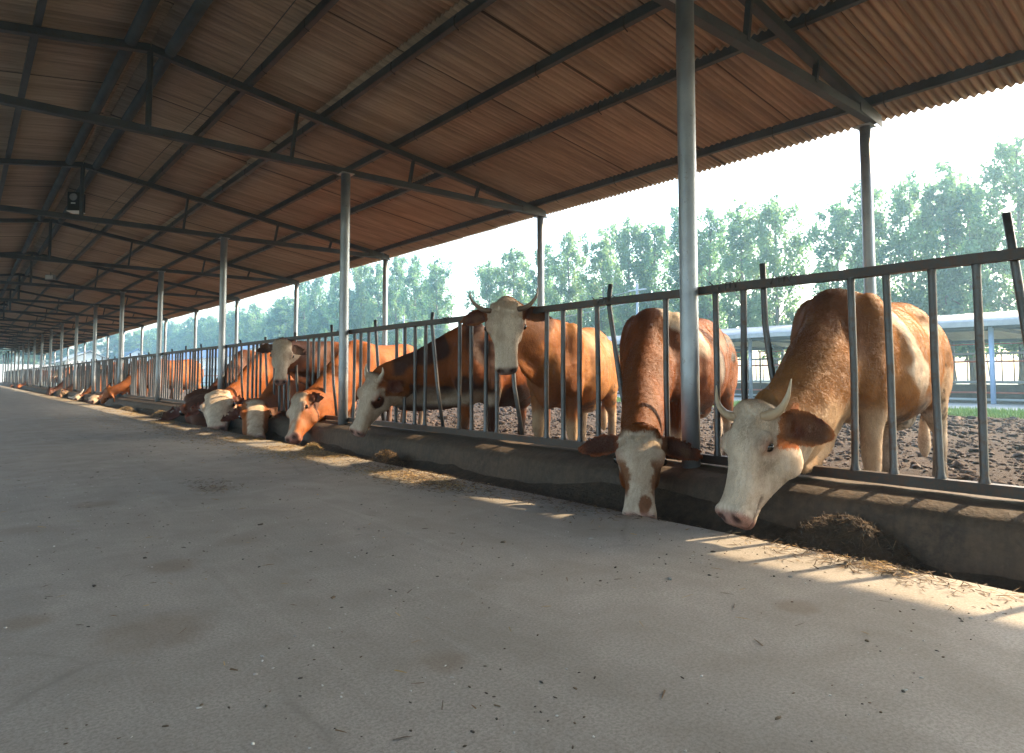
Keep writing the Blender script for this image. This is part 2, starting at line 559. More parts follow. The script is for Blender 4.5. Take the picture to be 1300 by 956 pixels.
# posts
def post_obj(x, y, z0, z1, r, lean=(0, 0)):
    mb = MB()
    n = 6
    pts = [(x + lean[0] * k / (n - 1), y + lean[1] * k / (n - 1), z0 + (z1 - z0) * k / (n - 1)) for k in range(n)]
    mb.tube(pts, r, 20)
    a, b = pts[-1], pts[0]
    mb.box((a[0] - .075, a[1] - .075, z1 - .001), (a[0] + .075, a[1] + .075, z1 + .009))
    if x == XO or x == XL:
        mb.box((b[0] - .1, b[1] - .1, z0), (b[0] + .1, b[1] + .1, z0 + .012))
    o = sh(mb.build('post', M['post'], shed))
    o.data.polygons.foreach_set('use_smooth', [len(p.vertices) == 4 and abs(p.normal.z) < .5 for p in o.data.polygons])
    return o
for i, y in enumerate(TR):
    ln = (0, 0.0) if i == 2 else (random.uniform(-.012, .012), random.uniform(-.012, .012))
    post_obj(XI, y - (.075 if i == 2 else 0), .16, CH - .04, .054, ln)
    post_obj(XO, y + (.11 if i == 2 else .03), -.25, CH - .045, .050, (random.uniform(-.015, .015), random.uniform(-.015, .015)))
    post_obj(2 * RX - XO, y, -.25, CH - .045, .050)
    if y > 3 or y < -3:
        post_obj(2 * RX - XI, y, 0, CH - .04, .054)

# ================================================================== FLOOR, TROUGH
def edge_x(y):
    return 2.69 + .012 * noise.noise((y * 1.3, 0, 0)) + .006 * noise.noise((y * 7, 4, 0))
ys = np.concatenate([np.arange(-9, 14, .04), np.arange(14, 90, .25)])
xs = [-6.5, -3, 0, 1.5, 2.2, 2.5]
V, F = [], []
prof = [(-.016, 0), (-.006, -.004), (0, -.014), (.002, -.05), (.0, -.24)]
for y in ys:
    e = edge_x(y)
    chip = max(0, noise.noise((y * 4, 9, 1)) - .35) * .03
    for x in xs: V.append((x, y, 0))
    for dx, dz in prof: V.append((e + dx - chip, y, dz - (chip * .4 if dz > -.03 and dz < 0 else 0)))
m = len(xs) + len(prof)
for i in range(len(ys) - 1):
    for j in range(m - 1):
        F.append((i * m + j, i * m + j + 1, (i + 1) * m + j + 1, (i + 1) * m + j))
me = np_mesh('driveway', V, F)
drive = tag(link_mesh('driveway', me, M['floor']), kind='structure')

V, F = [], []
prof = [(2.66, -.165), (2.80, -.17), (2.94, -.165), (3.02, -.145), (3.08, -.10), (3.115, -.03), (3.13, .03), (3.14, .09), (3.155, .122), (3.19, .145),
        (3.27, .168), (3.36, .182), (3.50, .184), (3.585, .182), (3.60, .168), (3.605, .0), (3.605, -.35)]
for y in ys:
    for j, (x, z) in enumerate(prof):
        w = .010 * noise.noise((y * .9, j * .15, 5)) + .007 * noise.noise((y * 5, j * .6, 7))
        V.append((x + w, y, z + w * .8))
m = len(prof)
for i in range(len(ys) - 1):
    for j in range(m - 1):
        F.append((i * m + j, i * m + j + 1, (i + 1) * m + j + 1, (i + 1) * m + j))
trough = link_mesh('feed_trough', np_mesh('feed_trough', V, F), M['trough'], None, True)
tag(trough, 'long low concrete feed trough with curved back wall below the steel barrier', 'feed trough')

# ================================================================== FEED BARRIER
XF = 3.40
ZB, ZT = .215, CAMZ + .516
fence = empty('feed_barrier', (XF, 0, .19))
tag(fence, 'dark steel head-lock barrier of upright bars standing on the trough wall', 'barrier')
def fl(o):
    o.matrix_parent_inverse = Matrix.Translation((-XF, 0, -.19)); return o
def rz_(y): return ZT + .010 * noise.noise((y * .5, 2, 2)) + .004 * noise.noise((y * 2.3, 1, 2))
ys2 = np.arange(-6, 84.5, .5)
for nm, zf, w in (('top_rail', rz_, .046), ('bottom_rail', lambda y: ZB + .006, .05)):
    mb = MB()
    for a, b in zip(ys2[:-1], ys2[1:]):
        mb.beam((XF + .006 * noise.noise((a, 5, 5)), a, zf(a)), (XF + .006 * noise.noise((b, 5, 5)), b, zf(b)), w, w)
    fl(mb.build(nm, M['rail'], fence))
PER = 1.12
g0 = .90
count = 0
far = MB(); farl = MB()
levers = 0
for k in range(-5, 74):
    s0 = g0 + PER * k
    if s0 > 83: break
    for j in range(4):
        y = s0 + .18 * j + random.uniform(-.012, .012)
        top = y + random.uniform(-.012, .012)
        x = XF + random.uniform(-.004, .004)
        if k > -3 and count < 100:
            mb = MB()
            ym = (y + top) / 2 + random.uniform(-.006, .006)
            mb.tube([(x, y, ZB + .026), (x, y, ZB + .034), (x, y, ZB + .06), (x, ym, (ZB + ZT) / 2), (x, top, rz_(y) - .05), (x, top, rz_(y) - .03), (x, top, rz_(y) - .02)], [.026, .024, .0175, .0175, .0175, .019, .021], 10)
            fl(mb.build('bar', M['bar'], fence, True))
            count += 1
        else:
            far.tube([(x, y, ZB + .028), (x, top, rz_(y) - .02)], .0175, 6)
    # pivoting lock lever in the gap before the group
    gc = s0 - .30
    pts = [(XF + .034, gc + .02, ZB - .02), (XF + .034, gc + .13, .62), (XF + .036, gc + .22 + random.uniform(-.04, .03), ZT), (XF + .036, gc + .24 + random.uniform(-.03, .03), ZT + .10 + random.uniform(-.03, .04))]
    if k == 1:
        pts = [(XF + .034, gc + .06, ZB - .02), (XF + .034, gc + .10, .5), (XF + .034, gc + .165, .72), (XF + .034, gc + .20, 1.0), (XF + .036, gc + .205, ZT), (XF + .036, gc + .21, ZT + .12)]
    if k == 0:
        pts = [(XF + .034, gc + .06, ZB - .02), (XF + .034, gc + .12, .62), (XF + .036, gc + .18, ZT), (XF + .036, gc + .20, ZT + .19)]
    if levers < 70:
        mb = MB(); mb.tube(pts, .017, 10); fl(mb.build('lock_lever', M['bar'], fence, True)); levers += 1
    else:
        farl.tube(pts, .017, 6)
fl(tag(far.build('bar', M['bar'], fence), kind='stuff'))
if farl.v: fl(tag(farl.build('lock_lever', M['bar'], fence), kind='stuff'))
# twists of tie wire on the top rail
for y0 in (1.72, 3.0, 2.05, 4.95, 7.1, 9.0):
    mb = MB()
    p = []
    for i in range(16):
        a = i * 1.5
        p.append((XF + .034 * math.cos(a), y0 + i * .008 + random.uniform(-.01, .01), rz_(y0) + .034 * math.sin(a) + .006))
    p.append((XF, y0 + .2, rz_(y0) + .045)); 
    mb.tube(p, .0035, 5)
    fl(mb.build('tie_wire', M['dark_wire'], fence))

# ================================================================== things hanging in the roof
sp = at(97, 257, 1.9)
def hanging_speaker():
    y = TR[5] - 1.6
    x = 1.62
    root = empty('hanging_speaker', (0, 0, 0))
    tag(root, 'small black box speaker hanging on thin wires below the ridge', 'speaker')
    c = at(97, 257, 1.42)
    rx, ry = c.x, c.y
    root.location = c
    root.rotation_euler = (0, 0, R(-35))
    mb = MB(); mb.box((-.10, -.09, -.16), (.10, .09, .16)); mb.build('cabinet', M['black'], root, bevel=.008)
    mb = MB(); mb.tube([(0, -.092, .07), (0, -.105, .07)], [.062, .058], 24); mb.build('speaker_cone', M['grey_plastic'], root)
    mb = MB(); mb.box((-.035, -.097, -.045), (.035, -.091, -.025)); mb.build('name_plate', M['white_glass'], root)
    mb = MB(); mb.box((-.10, -.10, -.175), (.10, .09, -.162)); mb.build('bottom_tray', M['white_glass'], root)
    mb = MB()
    top = RZ - c.z
    mb.tube([(-.05, 0, .16), (-.03, .02, top)], .004, 5); mb.tube([(.05, 0, .16), (.03, .02, top)], .004, 5)
    mb.build('hanging_wire', M['dark_wire'], root)
hanging_speaker()
def flood(px, py, X, name, label, w, h, matl):
    c = at(px, py, X)
    root = empty(name, c, R(-40))
    tag(root, label, 'lamp')
    mb = MB(); mb.box((-w, -.05, -h), (w, .05, h)); mb.build('housing', M['grey_plastic'], root, bevel=.01)
    mb = MB(); mb.box((-w + .02, -.062, -h + .02), (w - .02, -.052, h - .02)); mb.build('lamp_glass', matl, root)
    mb = MB(); mb.tube([(0, 0, h), (0, 0, roofz(c.x) - c.z)], .008, 6); mb.build('hanging_rod', M['dark_wire'], root)
flood(64, 352, 1.95, 'work_lamp', 'pale rectangular lamp hanging from a rod under the roof, further along the shed', .13, .075, M['white_glass'])
def ball_lamp(px, py, X, label):
    c = at(px, py, X)
    root = empty('barn_lamp', c); tag(root, label, 'lamp')
    mb = MB(); mb.tube([(0, 0, .0), (0, 0, .05), (0, 0, .10), (0, 0, .13)], [.17, .15, .06, .03], 20); mb.build('lamp_shade', M['black'], root, True)
    mb = MB(); mb.tube([(0, 0, -.05), (0, 0, -.03), (0, 0, .0)], [.03, .055, .04], 14); mb.build('bulb', M['white_glass'], root, True)
    mb = MB(); mb.tube([(0, 0, .13), (0, 0, roofz(c.x) - c.z)], .007, 6); mb.build('cord', M['dark_wire'], root)
ball_lamp(22, 346, 1.35, 'dark shaded barn lamp hanging under the ridge beyond the speaker')
ball_lamp(5, 388, 1.35, 'small dark shaded barn lamp hanging farthest along the ridge')
# thin electric wire along the roof
mb = MB()
p = []
for i in range(60):
    y = -4 + i * 1.5
    p.append((1.95 + .03 * math.sin(i), y, roofz(1.95) - .10 - .05 * abs(math.sin(y * math.pi / BAY))))
mb.tube(p, .0045, 5)
tag(mb.build('electric_wire', M['dark_wire']), 'thin dark electric wire sagging along the roof beside the ridge', 'wire')

# ================================================================== CATTLE
def rings_to_mesh(rings):
    """rings: list of (n,3) arrays -> closed verts/faces"""
    n = len(rings[0])
    V = np.concatenate(rings)
    F = []
    for i in range(len(rings) - 1):
        for k in range(n):
            F.append((i * n + k, i * n + (k + 1) % n, (i + 1) * n + (k + 1) % n, (i + 1) * n + k))
    V = list(map(tuple, V))
    c0 = tuple(rings[0].mean(0)); c1 = tuple(rings[-1].mean(0))
    V += [c0, c1]
    a, b = len(V) - 2, len(V) - 1
    o = (len(rings) - 1) * n
    for k in range(n):
        F.append((a, (k + 1) % n, k))
        F.append((b, o + k, o + (k + 1) % n))
    return V, F


def interp_stations(st, n):
    st = np.array(st, float)
    t = np.linspace(0, len(st) - 1, n)
    out = []
    for c in range(st.shape[1]):
        # catmull-rom
        y = np.concatenate([[2 * st[0, c] - st[1, c]], st[:, c], [2 * st[-1, c] - st[-2, c]]])
        i = np.minimum(t.astype(int), len(st) - 2)
        f = t - i
        p0, p1, p2, p3 = y[i], y[i + 1], y[i + 2], y[i + 3]
        out.append(.5 * (2 * p1 + (p2 - p0) * f + (2 * p0 - 5 * p1 + 4 * p2 - p3) * f ** 2 + (3 * p1 - p0 - 3 * p2 + p3) * f ** 3))
    return np.stack(out, 1)


def sgnpow(v, e): return np.sign(v) * np.abs(v) ** e


class Cow:
    def __init__(self):
        self.v, self.f = [], []

    def add(self, VF):
        V, F = VF
        b = len(self.v)
        self.v += [tuple(map(float, v)) for v in V]
        self.f += [tuple(i + b for i in f) for f in F]

    def ellipsoid(self, c, r, rot=None, n=16):
        V, F = [], []
        for i in range(1, n):
            th = math.pi * i / n
            for k in range(n * 2):
                ph = math.pi * k / n
                p = Vector((r[0] * math.sin(th) * math.cos(ph), r[1] * math.sin(th) * math.sin(ph), r[2] * math.cos(th)))
                if rot is not None: p = rot @ p
                V.append(tuple(Vector(c) + p))
        rings = [np.array(V[i * 2 * n:(i + 1) * 2 * n]) for i in range(n - 1)]
        self.add(rings_to_mesh(rings))

    def tube(self, pts, rads, n=16, sub=4):
        P = interp_stations([tuple(p) + ((r if isinstance(r, tuple) else (r, r))) for p, r in zip(pts, rads)], (len(pts) - 1) * sub + 1)
        rings = []
        prev = None
        for i in range(len(P)):
            a, b = P[max(i - 1, 0), :3], P[min(i + 1, len(P) - 1), :3]
            T = Vector(b - a).normalized()
            s = Vector((0, 1, 0)) if prev is None else prev
            s = (s - T * s.dot(T)).normalized()
            prev = s
            m = T.cross(s)
            ang = np.linspace(0, 2 * np.pi, n, endpoint=False)
            rings.append(np.array([P[i, :3] + (np.array(s) * math.cos(t_) * P[i, 3] + np.array(m) * math.sin(t_) * P[i, 4]) for t_ in ang]))
        self.add(rings_to_mesh(rings))


TORSO = [  # x, ztop, zbot, halfwidth
    (-.84, 1.17, .96, .07), (-.81, 1.27, .84, .15), (-.72, 1.345, .70, .22), (-.58, 1.375, .62, .265), (-.40, 1.385, .60, .29),
    (-.20, 1.355, .565, .325), (.05, 1.34, .545, .345), (.28, 1.35, .56, .33), (.45, 1.375, .60, .285), (.60, 1.39, .635, .245),
    (.74, 1.35, .67, .215), (.86, 1.25, .72, .165), (.94, 1.12, .83, .10)]

HEAD = [  # t, qtop, qbot, hw_top, hw_bot   for a head 0.56 long
    (-.045, -.045, -.13, .05, .05), (-.02, -.012, -.17, .082, .07), (.03, .004, -.21, .105, .085), (.09, .012, -.245, .115, .095), (.15, .014, -.262, .122, .098),
    (.21, .008, -.258, .114, .092), (.28, -.006, -.236, .094, .078), (.35, -.016, -.20, .083, .064), (.42, -.022, -.168, .077, .058), (.475, -.022, -.152, .082, .062),
    (.52, -.026, -.148, .088, .066), (.555, -.042, -.140, .078, .060), (.575, -.065, -.125, .05, .04)]


def np_noise(P, sc, seed=0.0):
    return np.array([noise.noise((p[0] * sc + seed, p[1] * sc, p[2] * sc)) for p in P])


def smooth(e0, e1, x):
    t_ = np.clip((x - e0) / (e1 - e0 + 1e-9), 0, 1)
    return t_ * t_ * (3 - 2 * t_)


def build_cow(name, label, wither, rump, poll, muzzle, nrm, hide, horns=None, voxel=.014, hair=0, size=1.0, ear_droop=.25, ear_back=.22, group='cattle feeding through the barrier',
              ear_len=.21, neck_h=1.0, headw=1.0, headd=1.05, legs=None, drop=0.0, curls=True, dung=.75):
    """wither and rump: (x, y) on the ground plan; poll, muzzle: world points; nrm: world direction the forehead faces; hide: colour function"""
    GZ = -.16
    wv, rv = Vector((wither[0], wither[1], 0)), Vector((rump[0], rump[1], 0))
    d = (wv - rv).normalized()
    rz = math.atan2(d.y, d.x)
    base = wv - d * .58 * size
    base.z = GZ
    W = Matrix.Translation(base) @ Matrix.Rotation(rz, 4, 'Z') @ Matrix.Scale(size, 4)
    Wi = W.inverted()
    root_pos = Matrix.Translation(base) @ Matrix.Rotation(rz, 4, 'Z')
    P = Wi @ Vector(poll)
    Mz = Wi @ Vector(muzzle)
    a = (Mz - P)
    L = a.length
    a.normalize()
    n = (Wi.to_3x3() @ Vector(nrm))
    n = (n - a * n.dot(a)).normalized()
    lat = n.cross(a).normalized()        # lateral: points to the animal's left or right, mirror symmetric anyway
    k = L / .575
    kw = k * headd
    kl = k * headw * 1.14
    HM = Matrix((tuple(a) + (0,), tuple(lat) + (0,), tuple(n) + (0,), (0, 0, 0, 1))).transposed()   # columns a, lat, n
    HM.translation = P
    def H(t_, l_, q_): return P + a * (t_ * k) + lat * (l_ * kl) + n * (q_ * kw)
    C = Cow()
    # torso
    st = interp_stations(TORSO, 40)
    rings = []
    ang = np.linspace(0, 2 * np.pi, 28, endpoint=False)
    for x, zt, zb, hw in st:
        zc = zb + (zt - zb) * .47
        cy, sy = np.cos(ang), np.sin(ang)
        yy = hw * sgnpow(cy, .9) * np.where(sy > 0, 1 - .22 * np.abs(sy) ** 2, 1 - .10 * np.abs(sy) ** 2)
        zz = np.where(sy > 0, zc + (zt - zc) * sgnpow(sy, .95), zc + (zc - zb) * sgnpow(sy, .85))
        rings.append(np.stack([np.full(28, x), yy, zz], 1))
    C.add(rings_to_mesh(rings))
    for s in (1, -1):
        C.ellipsoid((-.40, .135 * s, 1.26), (.12, .07, .045), Matrix.Rotation(.5 * s, 3, 'Z'))       # hook bone
        C.ellipsoid((-.76, .10 * s, 1.17), (.06, .06, .07))                                          # pin bone
        C.ellipsoid((-.60, .155 * s, .94), (.23, .125, .34), Matrix.Rotation(-.12, 3, 'Y'))           # thigh
        C.ellipsoid((.60, .165 * s, 1.06), (.15, .095, .29), Matrix.Rotation(-.25, 3, 'Y'))           # shoulder
        C.ellipsoid((.66, .145 * s, .84), (.14, .09, .15))
        lf = (legs or {}).get(('f', s), 0.0)
        lh = (legs or {}).get(('h', s), 0.0)
        C.tube([(.60, .165 * s, .92), (.56 + lf * .2, .165 * s, .74), (.575 + lf * .5, .16 * s, .55), (.585 + lf * .75, .16 * s, .42), (.58 + lf * .8, .16 * s, .36), (.575 + lf, .16 * s, .22), (.575 + lf, .16 * s, .15),
                (.59 + lf, .16 * s, .09), (.61 + lf, .16 * s, .045), (.615 + lf, .16 * s, .0)],
               [(.105, .12), (.088, .10), (.062, .068), (.056, .060), (.048, .052), (.040, .042), (.044, .048), (.042, .046), (.056, .062), (.062, .072)])
        C.tube([(-.58, .17 * s, .86), (-.54 + lh * .2, .175 * s, .72), (-.63 + lh * .5, .17 * s, .60), (-.735 + lh * .8, .165 * s, .50), (-.745 + lh * .9, .165 * s, .43), (-.715 + lh, .165 * s, .26), (-.70 + lh, .165 * s, .15),
                (-.675 + lh, .165 * s, .09), (-.65 + lh, .165 * s, .045), (-.645 + lh, .165 * s, .0)],
               [(.12, .20), (.10, .15), (.068, .095), (.046, .068), (.042, .055), (.040, .044), (.044, .050), (.042, .046), (.056, .062), (.062, .072)])
    C.ellipsoid((.74, 0, .74), (.17, .115, .16))                       # brisket
    C.ellipsoid((-.36, 0, .60), (.17, .13, .10))                       # belly rear / udder
    # tail
    C.tube([(-.78, 0, 1.27), (-.86, 0, 1.22), (-.895, .01, 1.05), (-.90, .02, .80), (-.89, .03, .62), (-.885, .03, .50), (-.88, .03, .36), (-.88, .03, .28)],
           [.05, .036, .027, .023, .022, .038, .04, .012], n=10)
    # neck: from the shoulders to the back of the head
    A0 = Vector((.50, 0, 1.08)); A1 = Vector((.84, 0, 1.04 + .03))
    B1 = H(.045, 0, -.10)
    B0d = (a * .55 - n * .0).normalized()
    # direction the neck enters the skull: from behind the poll, opposite the face, partly along the head axis
    ent = (a * .25 + n * .75).normalized()
    span = (B1 - A1).length
    p0, p1, p2, p3 = A0, A0 + Vector((.30, 0, -.02)) + (B1 - A1) * .22, B1 - ent * span * .36, B1 + ent * .015
    rings = []
    prev_lat = Vector((0, 1, 0))
    if lat.dot(prev_lat) < 0: latn = -lat
    else: latn = lat
    NR = 26
    ang = np.linspace(0, 2 * np.pi, 24, endpoint=False)
    for i in range(NR):
        t_ = i / (NR - 1)
        b0, b1, b2, b3 = (1 - t_) ** 3, 3 * t_ * (1 - t_) ** 2, 3 * t_ * t_ * (1 - t_), t_ ** 3
        c = p0 * b0 + p1 * b1 + p2 * b2 + p3 * b3
        T = ((p1 - p0) * (1 - t_) ** 2 + (p2 - p1) * 2 * t_ * (1 - t_) + (p3 - p2) * t_ * t_).normalized()
        s = (prev_lat.lerp(latn, smooth(.25, 1, np.array(t_)).item())).normalized()
        s = (s - T * s.dot(T)).normalized()
        u = T.cross(s)
        if u.z < 0 and t_ < .5: u = -u
        rv_ = (.31 * (1 - t_) ** 1.0 + .145 * kw * (1 - (1 - t_) ** 1.0)) * (1 + (neck_h - 1) * (1 - t_ * .7))
        rl_ = .19 * (1 - t_) + .10 * kw * t_
        low = 1.12 - .05 * t_
        rr = []
        for g in ang:
            cs, sn = math.cos(g), math.sin(g)
            w_ = rl_ * math.copysign(abs(cs) ** .9, cs) * (1 - .25 * max(0, sn) ** 2 - .30 * max(0, -sn) ** 1.5)
            h_ = rv_ * (sn if sn > 0 else sn * low)
            rr.append(np.array(c + s * w_ + u * h_))
        rings.append(np.array(rr))
        # loose skin under the throat
    C.add(rings_to_mesh(rings))
    # dewlap: a thin fold hanging under neck and brisket
    dl = []
    for i in range(2, NR - 4):
        dl.append(rings[i].min(0) if False else rings[i][np.argmin((rings[i] - rings[i].mean(0)) @ np.array((0, 0, 1.0)))])
    tubepts = [tuple(q) for q in dl[::3]]
    m_ = len(tubepts)
    C.tube([(q[0], 0 * q[1] + q[1], q[2] - .015) for q in tubepts], [(.022 + .012 * math.sin(i), .085 * math.sin(math.pi * (i + .6) / (m_ + .2)) + .02) for i in range(m_)], n=12)
    # head
    st = interp_stations(HEAD, 44)
    rings = []
    ang = np.linspace(0, 2 * np.pi, 28, endpoint=False)
    for t_, qt, qb, hwt, hwb in st:
        rr = []
        qc = qt + (qb - qt) * .40
        for g in ang:
            cs, sn = math.cos(g), math.sin(g)
            f = (sn + 1) / 2
            w_ = (hwb + (hwt - hwb) * f) * math.copysign(abs(cs) ** .78, cs)
            if sn > 0: q_ = qc + (qt - qc) * abs(sn) ** .85
            else: q_ = qc + (qb - qc) * abs(sn) ** .95
            rr.append(np.array(H(t_, w_, q_)))
        rings.append(np.array(rr))
    C.add(rings_to_mesh(rings))
    for s in (1, -1):
        rotm = HM.to_3x3()
        C.ellipsoid(H(.165, .098 * s, -.030), (.062 * k, .034 * kw, .030 * kw), rotm)       # brow
        C.ellipsoid(H(.175, .072 * s, -.165), (.105 * k, .036 * kw, .085 * kw), rotm)       # cheek
        C.ellipsoid(H(.515, .048 * s, -.055), (.045 * k, .034 * kw, .036 * kw), rotm)       # nostril wing
        C.ellipsoid(H(-.005, .055 * s, -.03), (.04 * k, .05 * kw, .04 * kw), rotm)
    C.ellipsoid(H(-.015, 0, -.025), (.048 * k, .075 * kw, .05 * kw), HM.to_3x3())        # poll tuft
    # ears: cupped leaves
    ear_ax = {}
    for s in (1, -1):
        root = H(.035, .095 * s, -.085)
        out = (lat * s * 1.0 - n * ear_back + a * ear_droop).normalized()
        face = (n * .75 + a * .25 + lat * s * .1).normalized()
        face = (face - out * face.dot(out)).normalized()
        wdir = out.cross(face)
        EL = ear_len * kw
        nu, nv = 14, 9
        top, bot = [], []
        for i in range(nu):
            f = i / (nu - 1)
            wd = .060 * kw * (math.sin(math.pi * min(1, (f * .86 + .12)) ** .9) ** .75) + .008
            ctr = root + out * (EL * f) - face * (.018 * math.sin(f * math.pi)) + a * (.02 * f * f)
            th = .010 + .008 * (1 - f)
            for j in range(nv):
                g = -1 + 2 * j / (nv - 1)
                cup = (g * g) * .045 * (1 - .5 * f) * kw
                p = ctr + wdir * (wd * g) + face * cup
                top.append(p + face * th * (1 - g * g) * .3)
                bot.append(p - face * (th * (1.2 - .5 * g * g)))
        V = top + bot
        o = len(top)
        F = []
        for i in range(nu - 1):
            for j in range(nv - 1):
                q = (i * nv + j, i * nv + j + 1, (i + 1) * nv + j + 1, (i + 1) * nv + j)
                F.append(q)
                F.append(tuple(x + o for x in reversed(q)))
            F.append((i * nv, (i + 1) * nv, (i + 1) * nv + o, i * nv + o))
            F.append(tuple(reversed((i * nv + nv - 1, (i + 1) * nv + nv - 1, (i + 1) * nv + nv - 1 + o, i * nv + nv - 1 + o))))
        for j in range(nv - 1):
            F.append(tuple(reversed((j, j + 1, j + 1 + o, j + o))))
            e = (nu - 1) * nv
            F.append((e + j, e + j + 1, e + j + 1 + o, e + j + o))
        C.add((V, F))
        C.tube([H(.035, .07 * s, -.08), root + out * .05 * kw], [.035 * kw, .03 * kw], n=10)
        ear_ax[s] = (root, out, face, wdir, EL)
    # one continuous skin: voxel remesh + relax
    me0 = bpy.data.meshes.new('tmp')
    me0.from_pydata(C.v, [], C.f)
    bm = bmesh.new(); bm.from_mesh(me0); bmesh.ops.recalc_face_normals(bm, faces=bm.faces); bm.to_mesh(me0); bm.free()
    ob = bpy.data.objects.new('tmp', me0)
    COL.objects.link(ob)
    md = ob.modifiers.new('r', 'REMESH'); md.mode = 'VOXEL'; md.voxel_size = voxel / size; md.adaptivity = 0
    md = ob.modifiers.new('s', 'SMOOTH'); md.factor = .5; md.iterations = max(2, int(.075 / voxel))
    bpy.context.view_layer.update()
    dg = bpy.context.evaluated_depsgraph_get()
    me = bpy.data.meshes.new_from_object(ob.evaluated_get(dg))
    bpy.data.objects.remove(ob)
    bpy.data.meshes.remove(me0)
    nv_ = len(me.vertices)
    co = np.empty(nv_ * 3, np.float32); me.vertices.foreach_get('co', co); co = co.reshape(-1, 3)
    no = np.empty(nv_ * 3, np.float32); me.vertices.foreach_get('normal', no); no = no.reshape(-1, 3)
    Pn, an, ln, nn = np.array(P), np.array(a), np.array(lat), np.array(n)
    # let the shoulder, hip and neck masses flow into each other; head, lower legs and tail keep their form
    ed = np.empty(len(me.edges) * 2, np.int32); me.edges.foreach_get('vertices', ed); ed = ed.reshape(-1, 2)
    dh = np.linalg.norm(co - Pn - an * (.12 * k), axis=1) / k
    msk = smooth(.30, .45, dh) * smooth(.40, .70, co[:, 2]) * smooth(-.93, -.84, co[:, 0])
    cnt = np.bincount(ed.ravel(), minlength=nv_).astype(np.float64)[:, None] + 1e-9
    for _ in range(int(.30 / voxel)):
        acc = np.stack([np.bincount(ed[:, 0], co[ed[:, 1], i], nv_) + np.bincount(ed[:, 1], co[ed[:, 0], i], nv_) for i in range(3)], 1)
        co = (co + (acc / cnt - co) * (.6 * msk)[:, None]).astype(np.float32)
    me.vertices.foreach_set('co', co.ravel()); me.update()
    me.vertices.foreach_get('normal', no.reshape(-1)) if False else None
    no = np.empty(nv_ * 3, np.float32); me.vertices.foreach_get('normal', no); no = no.reshape(-1, 3)
    # head coordinates of each vertex
    Pn, an, ln, nn = np.array(P), np.array(a), np.array(lat), np.array(n)
    rel = co - Pn
    ht, hl, hq = rel @ an / k, rel @ ln / kl, rel @ nn / kw
    inhead = (ht > -.10) & (ht < .62) & (np.abs(hl) < .36) & (hq > -.30) & (hq < .1)
    def gauss(t0, l0, q0, r): return np.exp(-(((ht - t0) ** 2 + (hl - l0) ** 2 + (hq - q0) ** 2) / (r * r)))
    disp = np.zeros_like(co)
    for s in (1, -1):
        g = gauss(.545, .040 * s, -.052, .017)
        disp -= no * (g * .020 * kw)[:, None]
        g = gauss(.178, .112 * s, -.045, .026)
        disp -= no * (g * .012 * kw)[:, None]
        g = gauss(.30, .085 * s, -.10, .06)
        disp -= no * (g * .010 * kw)[:, None]
    mouth = (ht > .40) & (np.abs(hq + .108 + .10 * np.clip(.50 - ht, 0, 1)) < .007) & (hq > -.2)
    disp -= no * (np.where(mouth & inhead, .006, 0) * kw)[:, None]
    # neck and shoulder folds, hair tufts, uneven muscle
    nz = np_noise(co, 11.0, 3.3) * .004 + np_noise(co, 3.5, 8.3) * .012 + np_noise(co, 28.0, 2.3) * .0018
    soft = smooth(.35, .20, np.linalg.norm(rel - an * .15, axis=1) / k)
    nohead = 1 - soft
    disp += no * (nz * nohead)[:, None]
    # bones, hollows and folds of the trunk
    def bg(x0, y0, z0, rx, ry, rz2): return np.exp(-(((co[:, 0] - x0) / rx) ** 2 + ((np.abs(co[:, 1]) - y0) / ry) ** 2 + ((co[:, 2] - z0) / rz2) ** 2))
    bod = -.034 * bg(-.22, .20, 1.20, .11, .12, .09)            # hollow before the hip
    bod += .008 * bg(-.42, .17, 1.29, .06, .06, .05)            # hip bone
    bod -= .020 * bg(-.60, .16, 1.22, .09, .08, .08)
    bod -= .026 * bg(.80, .16, 1.12, .07, .10, .16)             # before the shoulder blade
    bod -= .020 * bg(.40, .26, 1.02, .05, .14, .26)             # behind the shoulder
    bod += .012 * bg(.60, .18, 1.20, .09, .1, .14)
    bod -= .022 * bg(.44, .22, .70, .07, .10, .07)
    bod -= .024 * bg(-.33, .24, .74, .06, .12, .10)
    bod += .014 * bg(.68, .18, .90, .07, .08, .07)              # point of the shoulder
    ribm = smooth(-.30, -.18, co[:, 0]) * smooth(.42, .28, co[:, 0]) * smooth(.66, .8, co[:, 2]) * smooth(1.26, 1.12, co[:, 2])
    bod += .0018 * np.sin((co[:, 0] + .12 * co[:, 2]) * 62) * ribm
    disp += no * (bod * nohead)[:, None]
    fold = np.sin((co[:, 0] * 22 + co[:, 2] * 9)) * .004 * smooth(.62, .72, co[:, 0]) * nohead * smooth(.9, .6, co[:, 0])
    disp += no * fold[:, None]
    if curls:
        cz = np_noise(co, 55.0, 1.1) * .006
        disp += no * (cz * smooth(.20, .05, ht) * smooth(-.09, -.02, ht) * inhead * smooth(-.08, -.02, hq))[:, None]
    co = co + disp
    me.vertices.foreach_set('co', (co * size).astype(np.float32).ravel())
    me.update()
    # coat colours
    earin = np.zeros(nv_)
    earany = np.zeros(nv_)
    for s in (1, -1):
        root, out, face, wdir, EL = ear_ax[s]
        r_ = co - np.array(root)
        f = r_ @ np.array(out) / EL
        w_ = np.abs(r_ @ np.array(wdir)) / (.062 * kw)
        qf = r_ @ np.array(face)
        m_ = (f > .04) & (f < 1.15) & (w_ < 1.35) & (np.abs(qf) < .09 * kw)
        earany = np.maximum(earany, m_ * 1.0)
        earin = np.maximum(earin, m_ * ((no @ np.array(face)) > .15) * smooth(1.0, .62, w_) * smooth(.02, .2, f) * smooth(.98, .74, f))
